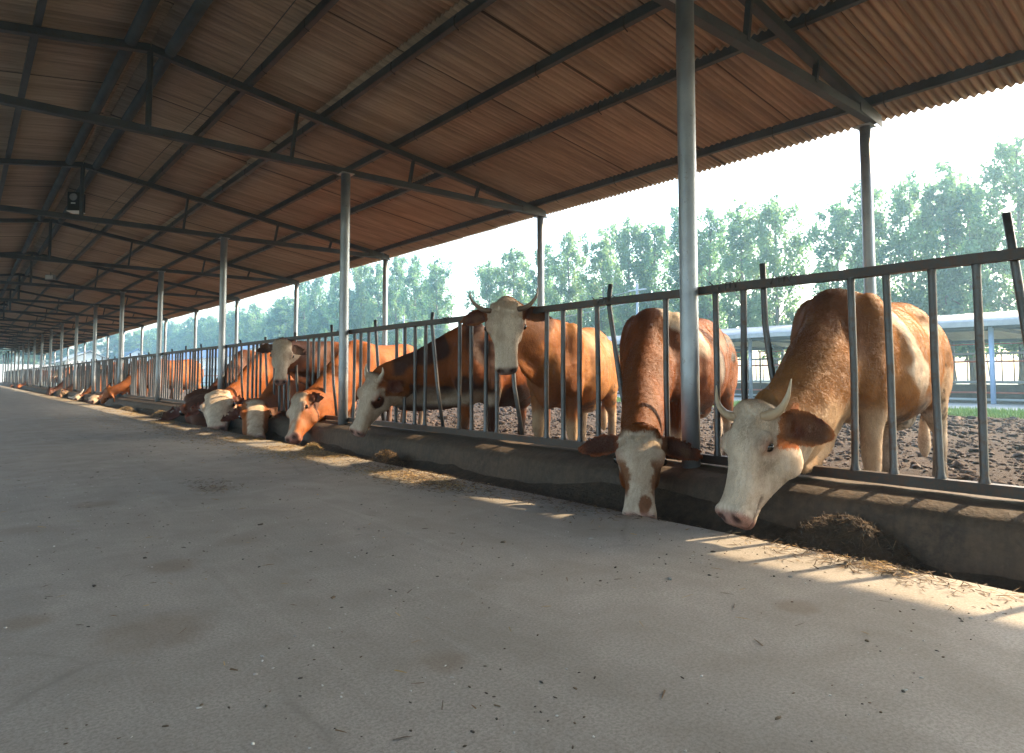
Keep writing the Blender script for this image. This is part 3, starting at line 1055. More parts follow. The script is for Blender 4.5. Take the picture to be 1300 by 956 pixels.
    ctx = dict(co=co, no=no, ht=ht, hl=hl, hq=hq, inhead=inhead, leg=smooth(.86, .78, co[:, 0] + .15 * (co[:, 2] > .62)) * (~inhead), ear=earany, earin=earin, gauss=gauss, n1=np_noise(co, 4.0, 1.7), n2=np_noise(co, 14.0, 6.1), n3=np_noise(co, 40.0, 2.2), nvec=nn)
    colr = hide(ctx)
    # shared details: nostrils, mouth, eye rims, hooves
    def put(colr, m_, c): return colr * (1 - m_[:, None]) + np.array(c)[None, :] * m_[:, None]
    for s in (1, -1):
        colr = put(colr, np.clip(gauss(.548, .040 * s, -.052, .021) * 2.0, 0, 1) * inhead, (.05, .022, .018))
        colr = put(colr, np.clip(gauss(.178, .116 * s, -.045, .036) * 1.6, 0, 1) * .85 * inhead, (.26, .085, .05))
    # dusty brown wash on the bony parts of the face, wet dark lips
    colr = put(colr, inhead * smooth(.05, .4, ctx['n1'] * .5 + ctx['n2'] * .5 + .12) * .28 * smooth(.5, .4, ht), (.30, .17, .09))
    colr = put(colr, inhead * smooth(.50, .56, ht) * smooth(.1, .5, ctx['n3'] + .2) * .5, (.16, .085, .07))
    colr = put(colr, (mouth & inhead) * .6, (.10, .05, .04))
    # dried dung on flank, hip and belly, clotted
    dm = np.clip(smooth(.1, .35, ctx['n2'] * .6 + ctx['n3'] * .8 + ctx['n1'] * .5), 0, 1)
    reg = np.maximum(smooth(1.1, .3, ((co[:, 0] + .62) / .26) ** 2 + ((co[:, 2] - .80) / .28) ** 2), smooth(.70, .60, co[:, 2]) * smooth(.5, .2, co[:, 0]) * smooth(.45, .55, co[:, 2]))
    colr = put(colr, np.clip(dm * reg * dung, 0, .9) * ctx['leg'], (.06, .045, .033))
    hoof = smooth(.085, .07, co[:, 2]) * ctx['leg']
    colr = put(colr, hoof, (.04, .032, .028))
    dirt = smooth(.45, .1, co[:, 2] + ctx['n1'] * .15 + ctx['n2'] * .08) * .8 * ctx['leg']
    colr = put(colr, dirt * (1 - hoof), (.10, .07, .05))
    colr = np.clip(colr, 0.005, 1)
    ca = me.color_attributes.new('Coat', 'FLOAT_COLOR', 'POINT')
    ca.data.foreach_set('color', np.concatenate([colr, np.ones((nv_, 1))], 1).astype(np.float32).ravel())
    body = link_mesh(name, me, M['hide'], None, True)
    body.matrix_world = root_pos
    tag(body, label, 'cow', group)
    # eyes
    for s in (1, -1):
        e = H(.178, .112 * s, -.046) * size
        mb = MB()
        r_ = .0225 * k * 1.1 * size
        for i in range(1, 10):
            pass
        rings = []
        for i in range(1, 12):
            th = math.pi * i / 12
            rings.append(np.array([tuple(e + Vector((r_ * math.sin(th) * math.cos(p_), r_ * math.sin(th) * math.sin(p_), r_ * math.cos(th)))) for p_ in np.linspace(0, 2 * math.pi, 20, endpoint=False)]))
        V, F = rings_to_mesh(rings)
        mb.add(V, F)
        mb.build('eye', M['eye'], body, True)
    # horns
    if horns:
        for s in (1, -1):
            pts = [H(t_, l_ * s, q_) * size for t_, l_, q_ in horns['path'][s if s in horns['path'] else 1]]
            n0 = len(pts)
            rad = [horns['r'] * kw * size * (1 - (i / (n0 - 1)) ** 1.5 * .9) for i in range(n0)]
            Q = interp_stations([tuple(p) + (r_,) for p, r_ in zip(pts, rad)], n0 * 5)
            mb = MB(); mb.tube([q[:3] for q in Q], [float(q[3]) for q in Q], 14)
            o = mb.build('horn', M['horn'], body, True)
            nvh = len(o.data.vertices)
            f = np.clip(np.arange(nvh) // 14 / (len(Q) - 1), 0, 1)
            cb, ct = np.array(horns.get('base', (.45, .32, .2))), np.array(horns.get('tip', (.75, .68, .55)))
            cc = cb[None] * (1 - f[:, None]) + ct[None] * f[:, None]
            ca = o.data.color_attributes.new('Coat', 'FLOAT_COLOR', 'POINT')
            ca.data.foreach_set('color', np.concatenate([cc, np.ones((nvh, 1))], 1).astype(np.float32).ravel())
    # short hair standing off the skin, as real blades
    if hair:
        me.calc_loop_triangles()
        nt = len(me.loop_triangles)
        tri = np.empty(nt * 3, np.int32); me.loop_triangles.foreach_get('vertices', tri); tri = tri.reshape(-1, 3)
        cs = co * size
        A_, B_, C_ = cs[tri[:, 0]], cs[tri[:, 1]], cs[tri[:, 2]]
        area = np.linalg.norm(np.cross(B_ - A_, C_ - A_), axis=1)
        cen_t = (rel[tri[:, 0]] @ an) / k
        hd = inhead[tri[:, 0]]
        wgt = area * np.where(hd, 2.2, 1.0) * np.where(hd & (cen_t > .48), .15, 1)
        pick = rng.choice(nt, hair, p=wgt / wgt.sum())
        u_, v_ = rng.random(hair), rng.random(hair)
        fl_ = u_ + v_ > 1
        u_[fl_], v_[fl_] = 1 - u_[fl_], 1 - v_[fl_]
        w0 = 1 - u_ - v_
        pos = A_[pick] * w0[:, None] + B_[pick] * u_[:, None] + C_[pick] * v_[:, None]
        nr = no[tri[pick, 0]] * w0[:, None] + no[tri[pick, 1]] * u_[:, None] + no[tri[pick, 2]] * v_[:, None]
        nr /= np.linalg.norm(nr, axis=1)[:, None] + 1e-9
        ih = hd[pick]
        er = earany[tri[pick, 0]] > .5
        flow = np.where(ih[:, None], an[None] * 1.0 + 0, np.array([[-.8, 0, -.75]]))
        flow = flow + rng.normal(0, .20, (hair, 3)) + np.stack([np_noise(pos, 3.5, 1) * .8, np_noise(pos, 3.5, 20) * .8, np_noise(pos, 3.5, 40) * .5], 1) * np.where(ih, .6, 1)[:, None]
        flow -= nr * (flow * nr).sum(1)[:, None]
        flow /= np.linalg.norm(flow, axis=1)[:, None] + 1e-9
        lift = rng.uniform(.06, .30, hair) + np.where(er, .2, 0)
        dr = flow * (1 - lift[:, None] * .5) + nr * lift[:, None]
        ln_ = rng.uniform(.012, .026, hair) * np.where(ih, .62, 1) * np.where(er, .95, 1)
        tuft = ih & (cen_t[pick] < .10) & ~er
        ln_ = np.where(tuft, ln_ * 1.7, ln_)
        side = np.cross(dr, nr); side /= np.linalg.norm(side, axis=1)[:, None] + 1e-9
        wd = rng.uniform(.0011, .0021, hair)
        p0_ = pos - nr * .001
        V = np.stack([p0_ - side * wd[:, None], p0_ + side * wd[:, None], p0_ + dr * ln_[:, None]], 1).reshape(-1, 3)
        F = np.arange(hair * 3).reshape(-1, 3)
        hm = np_mesh('coat_hair', V, F)
        cc = colr[tri[pick, 0]] * (rng.uniform(.8, 1.15, hair) * (1 + .38 * np_noise(pos * np.array((1, 1, .35)), 16, 5)))[:, None]
        cc = np.repeat(np.clip(cc, 0, 1), 3, 0)
        ca = hm.color_attributes.new('Coat', 'FLOAT_COLOR', 'POINT')
        ca.data.foreach_set('color', np.concatenate([cc, np.ones((len(cc), 1))], 1).astype(np.float32).ravel())
        ho = link_mesh('coat_hair', hm, M['hair'], body)
        tag(ho, kind='stuff')
    return body


WHITE = np.array((.60, .50, .39)); CREAM = np.array((.52, .37, .23)); ORANGE = np.array((.33, .098, .014)); TAN = np.array((.43, .185, .050))
REDB = np.array((.19, .052, .007)); DARK = np.array((.075, .026, .013)); PINK = np.array((.42, .20, .165)); BLACKB = np.array((.03, .018, .013))


def lerpc(a, b, m): return a * (1 - m[:, None]) + (b[None, :] if b.ndim == 1 else b) * m[:, None]


def coat(base, dark, face, facefn, earc=REDB, earinc=(.09, .025, .015), bodyfn=None, legs=WHITE, muz=PINK, legtop=.55):
    def fn(c):
        nvt = len(c['co'])
        col = np.repeat(base[None, :], nvt, 0)
        x, y, z = c['co'].T
        col = lerpc(col, dark, np.clip(smooth(-.1, .55, c['n1'] + .5 * smooth(.45, .9, x)) * .75, 0, 1))
        # legs and belly
        lg = smooth(legtop + .06, legtop - .06, z + c['n1'] * .12 + c['n2'] * .03) * c['leg']
        col = lerpc(col, legs, lg)
        if bodyfn: col = bodyfn(c, col)
        # head
        m = facefn(c) * c['inhead']
        hcol = lerpc(col, face, np.clip(m, 0, 1))
        col = hcol
        mz = smooth(.505, .54, c['ht']) * c['inhead'] * smooth(-.16, -.12, c['hq']) * .8
        col = lerpc(col, muz, mz)
        col = lerpc(col, earc, c['ear'] * 1.0)
        col = lerpc(col, np.array(earinc), c['earin'] * .9)
        return col
    return fn


def f_all(c): return smooth(-.10, -.02, c['ht'] + c['n2'] * .03 + .25 * (np.clip(-.16 - c['hq'], -1, 0) * 0)) * (1 - .0 * c['n1'])


def wht(c, t0=-.03, qlim=-.22): return smooth(t0 - .02, t0 + .02, c['ht'] + c['n2'] * .02)

def horn_up(len_=.19, spread=.18, curl=.02, fwd=.03):
    return {'path': {1: [(.02, .085, -.03), (-.0, .13, -.02), (-.03, spread * .96, fwd * .4), (-len_ * .55, spread * 1.08, fwd), (-len_, spread * 1.02 + curl, fwd * 1.3)]}, 'r': .030}

camp = Vector((0, 0, CAMZ))
def toward(p, lateral=0.0, up=0.0):
    """unit vector from p to the camera, swung sideways / upwards"""
    d = (camp - Vector(p)); d.z = 0; d.normalize()
    s = d.cross(Vector((0, 0, 1)))
    return (d + s * lateral + Vector((0, 0, up))).normalized()

# cow 1: white face, horns, tan body, nearest
def body1(c, col):
    x, y, z = c['co'].T
    side = y
    n1, n2 = c['n1'], c['n2']
    # cream stripe down the barrel behind the shoulder, pale belly patch grey with mud
    st = smooth(.085, .045, np.abs(x - .26 - .50 * (z - 1.0) + n1 * .14 + n2 * .03)) * smooth(.66, .85, z)
    col = lerpc(col, WHITE * 1.25, st * .92)
    hip = smooth(.9, .3, ((x + .60) / .22) ** 2 + ((z - .72) / .20) ** 2 + n1 * .8)
    col = lerpc(col, CREAM, hip * .7)
    bl = smooth(.30, .0, ((x - .02) ** 2 / .10 + (z - .66) ** 2 / .045 + n1 * .35))
    col = lerpc(col, np.array((.30, .25, .21)), bl * .85)
    col = lerpc(col, np.array((.10, .08, .07)), bl * smooth(.0, .35, n2) * .9)
    # darker neck crest
    col = lerpc(col, np.array((.15, .055, .022)), smooth(.50, .85, x) * smooth(.80, 1.15, z + n1 * .25) * .8 * (1 - c['inhead']))
    # hanging dewlap cream
    col = lerpc(col, CREAM, smooth(.78, .66, z + n1 * .08) * smooth(.5, .65, x) * .8)
    return col
def face1(c):
    m = smooth(-.06, -.02, c['ht'] + c['n2'] * .015)
    spot = np.maximum(np.clip(c['gauss'](.06, .08, .0, .035) * 1.2, 0, 1), 0) * .45
    return np.clip(m - spot, 0, 1)
p1 = at(950, 519, 2.95); m1 = at(911, 658, 2.72)
h1 = {'path': {1: [(.03, .075, -.02), (.025, .115, -.02), (.005, .16, -.012), (-.05, .20, .004), (-.135, .215, .02)]}, 'r': .021, 'base': (.40, .27, .16), 'tip': (.55, .44, .30)}
build_cow('cow', 'tan cow with all white face and curved horns, nearest, nose at the floor', (3.98, 1.76), (5.40, 1.84), p1, m1,
          toward(p1, 1.12, .35), coat(TAN * .82, TAN * .5, WHITE * 1.15, face1, bodyfn=body1, legtop=.66, earc=np.array((.48, .16, .045))), horns=h1, voxel=.0105, hair=230000, size=1.0, headw=1.08, headd=1.36, ear_len=.20, ear_droop=-.02, ear_back=.45)

# cow 2: red-brown, head down towards the camera, white patch on the back, ears wide
def body2(c, col):
    x, y, z = c['co'].T
    n1, n2 = c['n1'], c['n2']
    pt = smooth(.17, .12, np.abs(x - .36 + n1 * .16 + n2 * .04)) * smooth(.98, 1.12, z + n1 * .12)
    col = lerpc(col, WHITE, np.maximum(pt, smooth(.20, .13, np.abs(x - .56 + n1 * .16 + n2 * .04)) * smooth(.0, .05, y + n2 * .03) * smooth(1.12, 1.2, z + n1 * .06)))
    dirt = smooth(1.0, .5, ((x + .52) ** 2 / .045 + (z - 1.12) ** 2 / .022)) * smooth(-.25, .05, n2 + .6 * c['n3'])
    col = lerpc(col, np.array((.06, .05, .045)), dirt)
    col = lerpc(col, WHITE, smooth(.5, .1, ((x - .0) ** 2 / .02 + (z - .95) ** 2 / .05 + n1 * .4)) * .9)
    return col
def face2(c):
    m = smooth(-.0, .03, c['ht'] + c['n2'] * .02) * smooth(-.13, -.09, c['hq'] + .02 * c['n2'])
    wd = .098 - .10 * np.clip(c['ht'] - .22, 0, .3)
    sp = np.clip(smooth(.19, .24, c['ht'] + c['n2'] * .04) * smooth(.44, .38, c['ht'] + c['n3'] * .03) * smooth(.55, .72, np.abs(c['hl']) / wd + c['n2'] * .35 + c['n3'] * .2), 0, 1)
    sp2 = smooth(1.2, .8, ((c['ht'] - .46) / .055) ** 2 + ((c['hl'] - .022) / .028) ** 2 + c['n2'] * .9 + c['n3'] * .5)
    return np.clip(m - .95 * sp - .9 * sp2, 0, 1)
p2 = at(813, 546, 2.93); m2 = at(813, 660, 2.64)
build_cow('cow', 'red brown cow with lowered white blazed face, ears spread wide, beside the thick post', (4.02, 3.14), (5.45, 3.56), p2, m2,
          toward(p2, -.04, .55), coat(REDB * 1.15, REDB * .7, WHITE * .95, face2, bodyfn=body2, legtop=.5, earc=np.array((.20, .055, .018)), earinc=(.05, .018, .012)), voxel=.0115, hair=150000, headw=.98, headd=1.0, ear_len=.26, ear_droop=.03)

# cow 3: standing with the head up, facing the camera, horns
def body3(c, col):
    x, y, z = c['co'].T
    col = lerpc(col, CREAM * 1.05, smooth(.25, .05, np.abs(x - .2 + c['n1'] * .2)) * smooth(.9, 1.2, z) * .45)
    col = lerpc(col, np.array((.20, .07, .025)), smooth(.95, .75, z) * smooth(.45, .6, x) * smooth(.5, .62, z) * .6)
    return col
p3 = at(640, 388, 3.16); m3 = at(643, 474, 3.10)
h3 = {'path': {1: [(.03, .08, -.03), (.02, .125, -.02), (-.01, .165, -.005), (-.07, .20, .01), (-.135, .205, .01)]}, 'r': .024, 'base': (.12, .065, .035), 'tip': (.30, .23, .17)}
build_cow('cow', 'golden tan cow with horns and white face, head raised, looking at the viewer', (4.12, 4.34), (5.5, 5.02), p3, m3,
          toward(p3, .08, .12), coat(TAN * .9, ORANGE * .85, WHITE * 1.1, lambda c: smooth(-.13, -.09, c['ht'] + .02 * c['n2']) * 1.0, bodyfn=body3, legtop=.52, legs=CREAM, earc=REDB * 1.2, earinc=(.08, .025, .018), muz=np.array((.13, .07, .06))),
          horns=h3, voxel=.0115, hair=150000, headw=1.2, headd=1.0, ear_len=.29, ear_droop=.10)

# cow 4: dark brown, white face in profile with dark eye patch, small horns
def body4(c, col):
    x, y, z = c['co'].T
    col = lerpc(col, np.array((.045, .016, .009)), smooth(-.10, .15, c['n1'] + .3 * smooth(.75, 1.0, x) + .3 * smooth(.85, .7, z)) * .9)
    col = lerpc(col, WHITE * .8, smooth(.76, .68, z + c['n1'] * .08) * smooth(.35, .55, x) * smooth(.55, .62, z) * (~c['inhead']))
    return col
def face4(c):
    m = smooth(.05, .09, c['ht'] + c['n2'] * .02 + .3 * np.clip(c['hq'], -1, 0) * 0)
    eye = smooth(1.25, .85, ((c['ht'] - .205) / .066) ** 2 + ((c['hq'] + .072) / .058) ** 2 + c['n2'] * .5) * smooth(.03, .05, np.abs(c['hl']))
    m = np.maximum(m, smooth(.0, .03, c['hq'] + .035) * smooth(-.06, -.02, c['ht']))
    return np.clip(m - eye, 0, 1)
p4 = at(472, 479, 3.06); m4 = at(445, 551, 2.86)
h4 = {'path': {1: [(.0, .07, -.02), (-.03, .09, -.01), (-.07, .105, .0), (-.115, .10, .02)]}, 'r': .021, 'base': (.42, .33, .24), 'tip': (.6, .52, .4)}
build_cow('cow', 'dark brown cow in profile with white face, dark eye patch and small horns', (4.05, 5.40), (5.5, 6.0), p4, m4,
          toward(p4, .95, .10), coat(REDB * 1.4, REDB * .8, WHITE * .9, face4, bodyfn=body4, legtop=.42, legs=REDB, earc=ORANGE * .8), horns=h4, voxel=.0125, hair=120000, headw=.95, headd=1.22, neck_h=1.3, ear_len=.17, ear_droop=-.35, ear_back=.75)

# cow 5: orange, head down in profile
def face5(c): return smooth(-.05, -.01, c['hq'] + c['n2'] * .02) * smooth(-.03, .02, c['ht'])
p5 = at(377, 503, 3.05); m5 = at(364, 556, 2.80)
build_cow('cow', 'plain orange cow with narrow white blaze, nose in the straw left of the second post', (4.08, 8.15), (5.5, 8.75), p5, m5,
          toward(p5, .95, .12), coat(ORANGE * 1.05, REDB * 1.4, WHITE * .9, face5, legtop=.3, legs=CREAM, earc=REDB * .8), voxel=.015, hair=60000, size=.98, headw=.95, headd=1.15, neck_h=1.12, ear_len=.15, ear_droop=-.1, ear_back=.35)

# cow 6: dark red, white face up over the barrier
p6 = at(359, 434, 3.16); m6 = at(356.5, 485, 3.05)
build_cow('cow', 'hornless dark red cow with white face and dark ears looking over the barrier', (4.1, 9.0), (5.5, 9.75), p6, m6,
          toward(p6, -.05, .15), coat(REDB, DARK, WHITE * .85, lambda c: smooth(-.05, .0, c['ht']), legtop=.3, legs=REDB, earc=DARK * 1.4, earinc=(.07, .03, .02)),
          voxel=.016, hair=50000, headw=.95, ear_len=.21, ear_droop=.1)

# cow 7
p7 = at(324, 510, 3.02); m7 = at(325, 553, 2.80)
build_cow('cow', 'young red cow with dusty white blaze and dark ears, head lowered', (4.05, 9.95), (5.45, 10.8), p7, m7,
          toward(p7, .0, .5), coat(ORANGE * 1.1, REDB * 1.4, WHITE * 1.1, lambda c: smooth(.08, .05, np.abs(c['hl']) + c['n2'] * .02) * smooth(-.02, .02, c['ht']), legtop=.3, legs=REDB, earc=DARK * 2),
          voxel=.017, hair=30000, size=.94, headw=.9, ear_len=.2)
# cow 8
p8 = at(275, 499, 3.02); m8 = at(273, 542, 2.79)
build_cow('cow', 'brown cow with bright white face and red ears, left of the dusty faced one', (4.1, 11.5), (5.45, 12.5), p8, m8,
          toward(p8, .22, .45), coat(ORANGE * 1.15, REDB * 1.5, WHITE * 1.2, lambda c: smooth(-.04, .0, c['ht']), legtop=.3, legs=REDB, earc=np.array((.32, .06, .03))),
          voxel=.018, hair=30000, headw=1.05, ear_len=.19)
# cow 9
p9 = at(254, 499, 3.05); m9 = at(258, 541, 2.79)
build_cow('cow', 'all dark red cow half hidden behind the white faced one, dark ears spread', (4.1, 12.7), (5.45, 13.8), p9, m9,
          toward(p9, .1, .4), coat(REDB, DARK, DARK, lambda c: c['ht'] * 0 + .6, legtop=.3, legs=REDB, earc=DARK * 1.3, muz=DARK), voxel=.02, hair=0, headw=.95, ear_len=.22)
# farther down the trough: coarser skins
far_cows = [
    ('orange brown cow with bowed head in profile, first beyond the empty stretch of barrier', (148, 480), (125, 511), ORANGE, REDB, ORANGE * .9, .9, None, None),
    ('dark cow with grey face and pale muzzle far down the trough', (113, 486), (114.5, 508), REDB, DARK, WHITE * .75, .2, None, None),
    ('pale faced cow with short white horns on an orange neck far down the trough', (94, 489), (92.5, 506), ORANGE * 1.1, ORANGE, WHITE, .45, 1, None),
    ('dusty grey brown cow with its head deep in the trough, left of the horned one', (79, 484), (73, 503), np.array((.14, .09, .065)), DARK, CREAM * .5, .8, None, None),
    ('nearly black brown cow with lowered head toward the end of the trough', (65, 484), (59, 501), DARK * 1.3, DARK, DARK * 1.2, .8, None, None),
    ('orange cow with dark neck at the far end of the trough', (15, 484), (11, 492.5), DARK * 1.4, DARK, ORANGE, .7, None, None),
    ('small reddish cow, farthest along the trough', (24, 482), (20, 491), REDB, DARK, ORANGE, .7, None, None),
]
for i, (lab, pp, mm, c1, c2, fc, latl, hn, _) in enumerate(far_cows):
    p = at(pp[0], pp[1], 3.05); m = at(mm[0], mm[1], 2.80)
    # keep the head a head's length
    dv = (p - m)
    p = m + dv.normalized() * .56
    if p.x < 2.9: p.x = 2.95
    hh_ = horn_up(.14, .2) if hn else None
    if hh_: hh_['tip'] = (.8, .75, .65); hh_['base'] = (.7, .6, .5)
    build_cow('cow', lab, (4.08, p.y + .25), (5.45, p.y + .9), p, m, toward(p, latl, .3),
              coat(c1, c2, fc, lambda c: smooth(-.04, .0, c['ht']), legtop=.3, legs=c1, earc=c1), horns=hh_, voxel=.028, headw=.95)
# animals standing loose behind the barrier
p = at(163, 470, 5.2)
build_cow('cow', 'light brown cow standing sideways behind the far barrier', (5.05, 29.5), (6.15, 28.55), Vector((4.45, 30.1, 1.12)), Vector((4.05, 30.45, .85)), (-.4, .4, .8),
          coat(ORANGE * 1.1, ORANGE * .8, WHITE, lambda c: smooth(-.04, .0, c['ht']), legtop=.3, legs=CREAM), voxel=.028)
build_cow('cow', 'second brown cow in the yard, tight beside the sideways one', (4.9, 26.4), (6.1, 25.6), Vector((4.3, 26.8, .35)), Vector((3.9, 27.05, .02)), (-.7, .4, .5),
          coat(ORANGE * .9, REDB, WHITE, lambda c: smooth(-.04, .0, c['ht']), legtop=.3, legs=CREAM), voxel=.028)
build_cow('cow', 'white and tan cow standing by the far barrier under the roof', (4.1, 37.2), (5.5, 38.0), Vector((3.5, 36.4, 1.1)), Vector((3.15, 36.1, .72)), (-.6, -.6, .5),
          coat(TAN, ORANGE, WHITE, lambda c: smooth(-.04, .0, c['ht']), legtop=.9, legs=WHITE), voxel=.03)

# ================================================================== YARD AND BEYOND
# field
me = np_mesh('ground', [(-400, -300, -.30), (700, -300, -.30), (700, 900, -.30), (-400, 900, -.30)], [(0, 1, 2, 3)])
tag(link_mesh('ground', me, M['ground']), kind='structure')
# mud yard, trampled
def grid(name, xs, ys, zf, mat):
    V = [(x, y, zf(x, y)) for y in ys for x in xs]
    m = len(xs)
    idx = np.arange(len(V)).reshape(len(ys), m)
    F = np.stack([idx[:-1, :-1], idx[:-1, 1:], idx[1:, 1:], idx[1:, :-1]], -1).reshape(-1, 4)
    return link_mesh(name, np_mesh(name, V, F), mat, None, True)
def mudz(x, y):
    e = smooth(18.6, 17.2, np.array(x + .5 * noise.noise((y * .4, 0, 0)))).item()
    b = noise.noise((x * .5, y * .5, 0)) * .05 + noise.noise((x * 2.2, y * 2.2, 3)) * .035 + abs(noise.noise((x * 6, y * 6, 5))) * .035
    return -.185 + (b - .02) * e - (1 - e) * .06
xs = np.concatenate([np.arange(3.58, 9, .07), np.arange(9, 19.5, .15)])
ys = np.concatenate([np.arange(-3, 12, .07), np.arange(12, 80, .45)])
tag(grid('mud_yard', xs, ys, mudz, M['mud']), kind='structure')
# clods
bm = bmesh.new()
bmesh.ops.create_icosphere(bm, subdivisions=1, radius=1)
iv = np.array([v.co[:] for v in bm.verts]); jf = np.array([[v.index for v in f.verts] for f in bm.faces]); bm.free()
N = 50000
cx = 3.7 + 14 * rng.random(N) ** 1.6
cy = -1 + 26 * rng.random(N) ** 1.3
sz = rng.gamma(1.7, .0055, N) * (1 + (cx - 3.7) * .09)
V, F = [], []
jit = 1 + rng.normal(0, .38, (N, len(iv), 1))
base = iv[None] * jit * sz[:, None, None] * np.stack([rng.uniform(.7, 1.5, N), rng.uniform(.7, 1.5, N), rng.uniform(.45, .9, N)], 1)[:, None, :]
zz = np.array([mudz(x, y) for x, y in zip(cx, cy)])
base += np.stack([cx, cy, zz + sz * .3], 1)[:, None, :]
F = (jf[None] + (np.arange(N) * len(iv))[:, None, None]).reshape(-1, 3)
o = link_mesh('mud_clods', np_mesh('mud_clods', base.reshape(-1, 3), F), M['clod'])
tag(o, kind='stuff')

# grass strip
me = np_mesh('grass_verge', [(18.2, -20, -.262), (23.5, -20, -.262), (23.5, 90, -.262), (18.2, 90, -.262)], [(0, 1, 2, 3)])
tag(link_mesh('grass_verge', me, M['grass']), kind='structure')
N = 60000
gx = 18.0 + 4.6 * rng.random(N); gy = -4 + 60 * rng.random(N)
keep = np.array([noise.noise((x * .35, y * .35, 2)) > -.25 - .2 * (x < 20) for x, y in zip(gx, gy)])
gx, gy = gx[keep], gy[keep]; N = len(gx)
h = rng.uniform(.06, .18, N); an_ = rng.random(N) * 6.28; w = .012
dx, dy = np.cos(an_) * w, np.sin(an_) * w
lx, ly = rng.normal(0, .04, N), rng.normal(0, .04, N)
V = np.stack([np.stack([gx - dx, gy - dy, np.full(N, -.262)], 1), np.stack([gx + dx, gy + dy, np.full(N, -.262)], 1), np.stack([gx + lx, gy + ly, -.26 + h], 1)], 1).reshape(-1, 3)
o = link_mesh('grass', np_mesh('grass', V, np.arange(3 * N).reshape(-1, 3)), M['grass'])
tag(o, kind='stuff')
# pale path with kerb line
me = np_mesh('path', [(23.5, -20, -.25), (28.4, -20, -.25), (28.4, 120, -.25), (23.5, 120, -.25)], [(0, 1, 2, 3)])
tag(link_mesh('path', me, M['path']), kind='structure')

# second shed across the yard, parallel to ours
def far_shed():
    xa, xb = 28.2, 40.0
    y0, y1 = -12.0, 31.0
    ze, zr = 2.66, 3.50
    root = empty('far_shed', (xa, 10, -.25))
    tag(root, 'second open cattle shed with pale roof standing across the mud yard', 'shed')
    def p(o): o.matrix_parent_inverse = Matrix.Translation((-xa, -10, .25)); return o
    xm = (xa + xb) / 2
    for a, za, b, zb in ((xa - .6, ze, xm, zr), (xm + .004, zr, xb + .6, ze)):
        ys = np.linspace(y0, y1, 900)
        V = []
        for y in ys:
            w = .02 * math.cos(y * 2 * math.pi / .2)
            V += [(a, y, za + w), (b, y, zb + w)]
        idx = np.arange(len(V)).reshape(-1, 2)
        F = np.stack([idx[:-1, 0], idx[:-1, 1], idx[1:, 1], idx[1:, 0]], 1)
        o = link_mesh('roof', np_mesh('roof', V, F), M['grey_roof'], root, True)
        sd = o.modifiers.new('t', 'SOLIDIFY'); sd.thickness = .03; sd.offset = -1
        p(o)
    mb = MB(); mb.box((xa - .62, y0, ze - .16), (xa - .57, y1, ze + .02)); p(mb.build('fascia', M['grey_roof'], root))
    for x in (xa, xa + 3, xm, xb - 3, xb):
        mb = MB(); z = ze + (zr - ze) * (1 - abs(x - xm) / (xm - xa)) - .12
        mb.beam((x, y0, z), (x, y1, z), .1, .16); p(mb.build('purlin', M['steel'], root))
    ny = 10
    for i in range(ny):
        y = y0 + .4 + i * (y1 - y0 - .8) / (ny - 1)
        for x in (xa, xb):
            mb = MB(); mb.tube([(x, y, -.3), (x, y, ze - .16)], .085, 12); p(mb.build('post', M['blue_post'] if i % 3 == 1 else M['post'], root, True))
        mb = MB(); mb.beam((xa, y, ze - .2), (xb, y, ze - .2), .07, .1); p(mb.build('tie_beam', M['steel'], root))
        for s, xe in ((1, xa), (-1, xb)):
            mb = MB(); mb.beam((xe, y, ze - .1), (xm, y, zr - .12), .07, .08); p(mb.build('rafter', M['steel'], root))
    return root
far_shed()
# its feeding fence and low wall
mb = MB(); mb.box((30.6, -12, -.3), (31.0, 31, .42)); tag(mb.build('trough_wall', M['trough']), 'low brown concrete wall of the far trough beyond the grass', 'wall')
fr = empty('far_barrier', (31, 10, .4)); tag(fr, 'grey and red railed feeding barrier in front of the far shed', 'barrier')
def pf(o): o.matrix_parent_inverse = Matrix.Translation((-31, -10, -.4)); return o
for x, z, w, mt in ((30.8, .50, .10, 'grey_roof'), (30.8, 1.62, .09, 'grey_roof'), (30.55, 1.30, .07, 'red_pipe'), (30.2, .10, .07, 'red_pipe'), (30.6, 1.98, .045, 'red_pipe'), (28.6, -.12, .09, 'grey_roof')):
    mb = MB(); ys_ = np.linspace(-12, 31, 24)
    mb.tube([(x, y, z + .02 * math.sin(y)) for y in ys_], w / 2, 8); pf(mb.build('rail', M[mt], fr, True))
mb = MB()
for i, y in enumerate(np.arange(-11.5, 31, .38)):
    lean = .12 if i % 3 == 0 else 0
    mb.tube([(30.8, y, .5), (30.8, y + lean, 1.62)], .022, 5)
pf(tag(mb.build('bar', M['rail'], fr), kind='stuff'))
mb = MB()
for y in np.arange(-11.5, 31, 3.6):
    mb = MB(); mb.tube([(30.4, y, -.3), (30.4, y, 2.0)], .04, 8); pf(mb.build('rail_post', M['rail'], fr))
# yard divider fence, low, in the middle distance to the left
fy = empty('yard_fence', (16, 45, -.2)); tag(fy, 'thin pale railed fence crossing the yard toward the far left', 'fence')
for z in (.35, .8, 1.2):
    mb = MB(); mb.tube([(5.5, 47, z), (28, 47, z)], .028, 6); o = mb.build('rail', M['red_pipe'] if z == .8 else M['post'], fy, True); o.matrix_parent_inverse = Matrix.Translation((-16, -45, .2))
for x in np.arange(5.5, 28.1, 2.25):
    mb = MB(); mb.tube([(x, 47, -.25), (x, 47, 1.3)], .035, 8); o = mb.build('fence_post', M['post'], fy, True); o.matrix_parent_inverse = Matrix.Translation((-16, -45, .2))

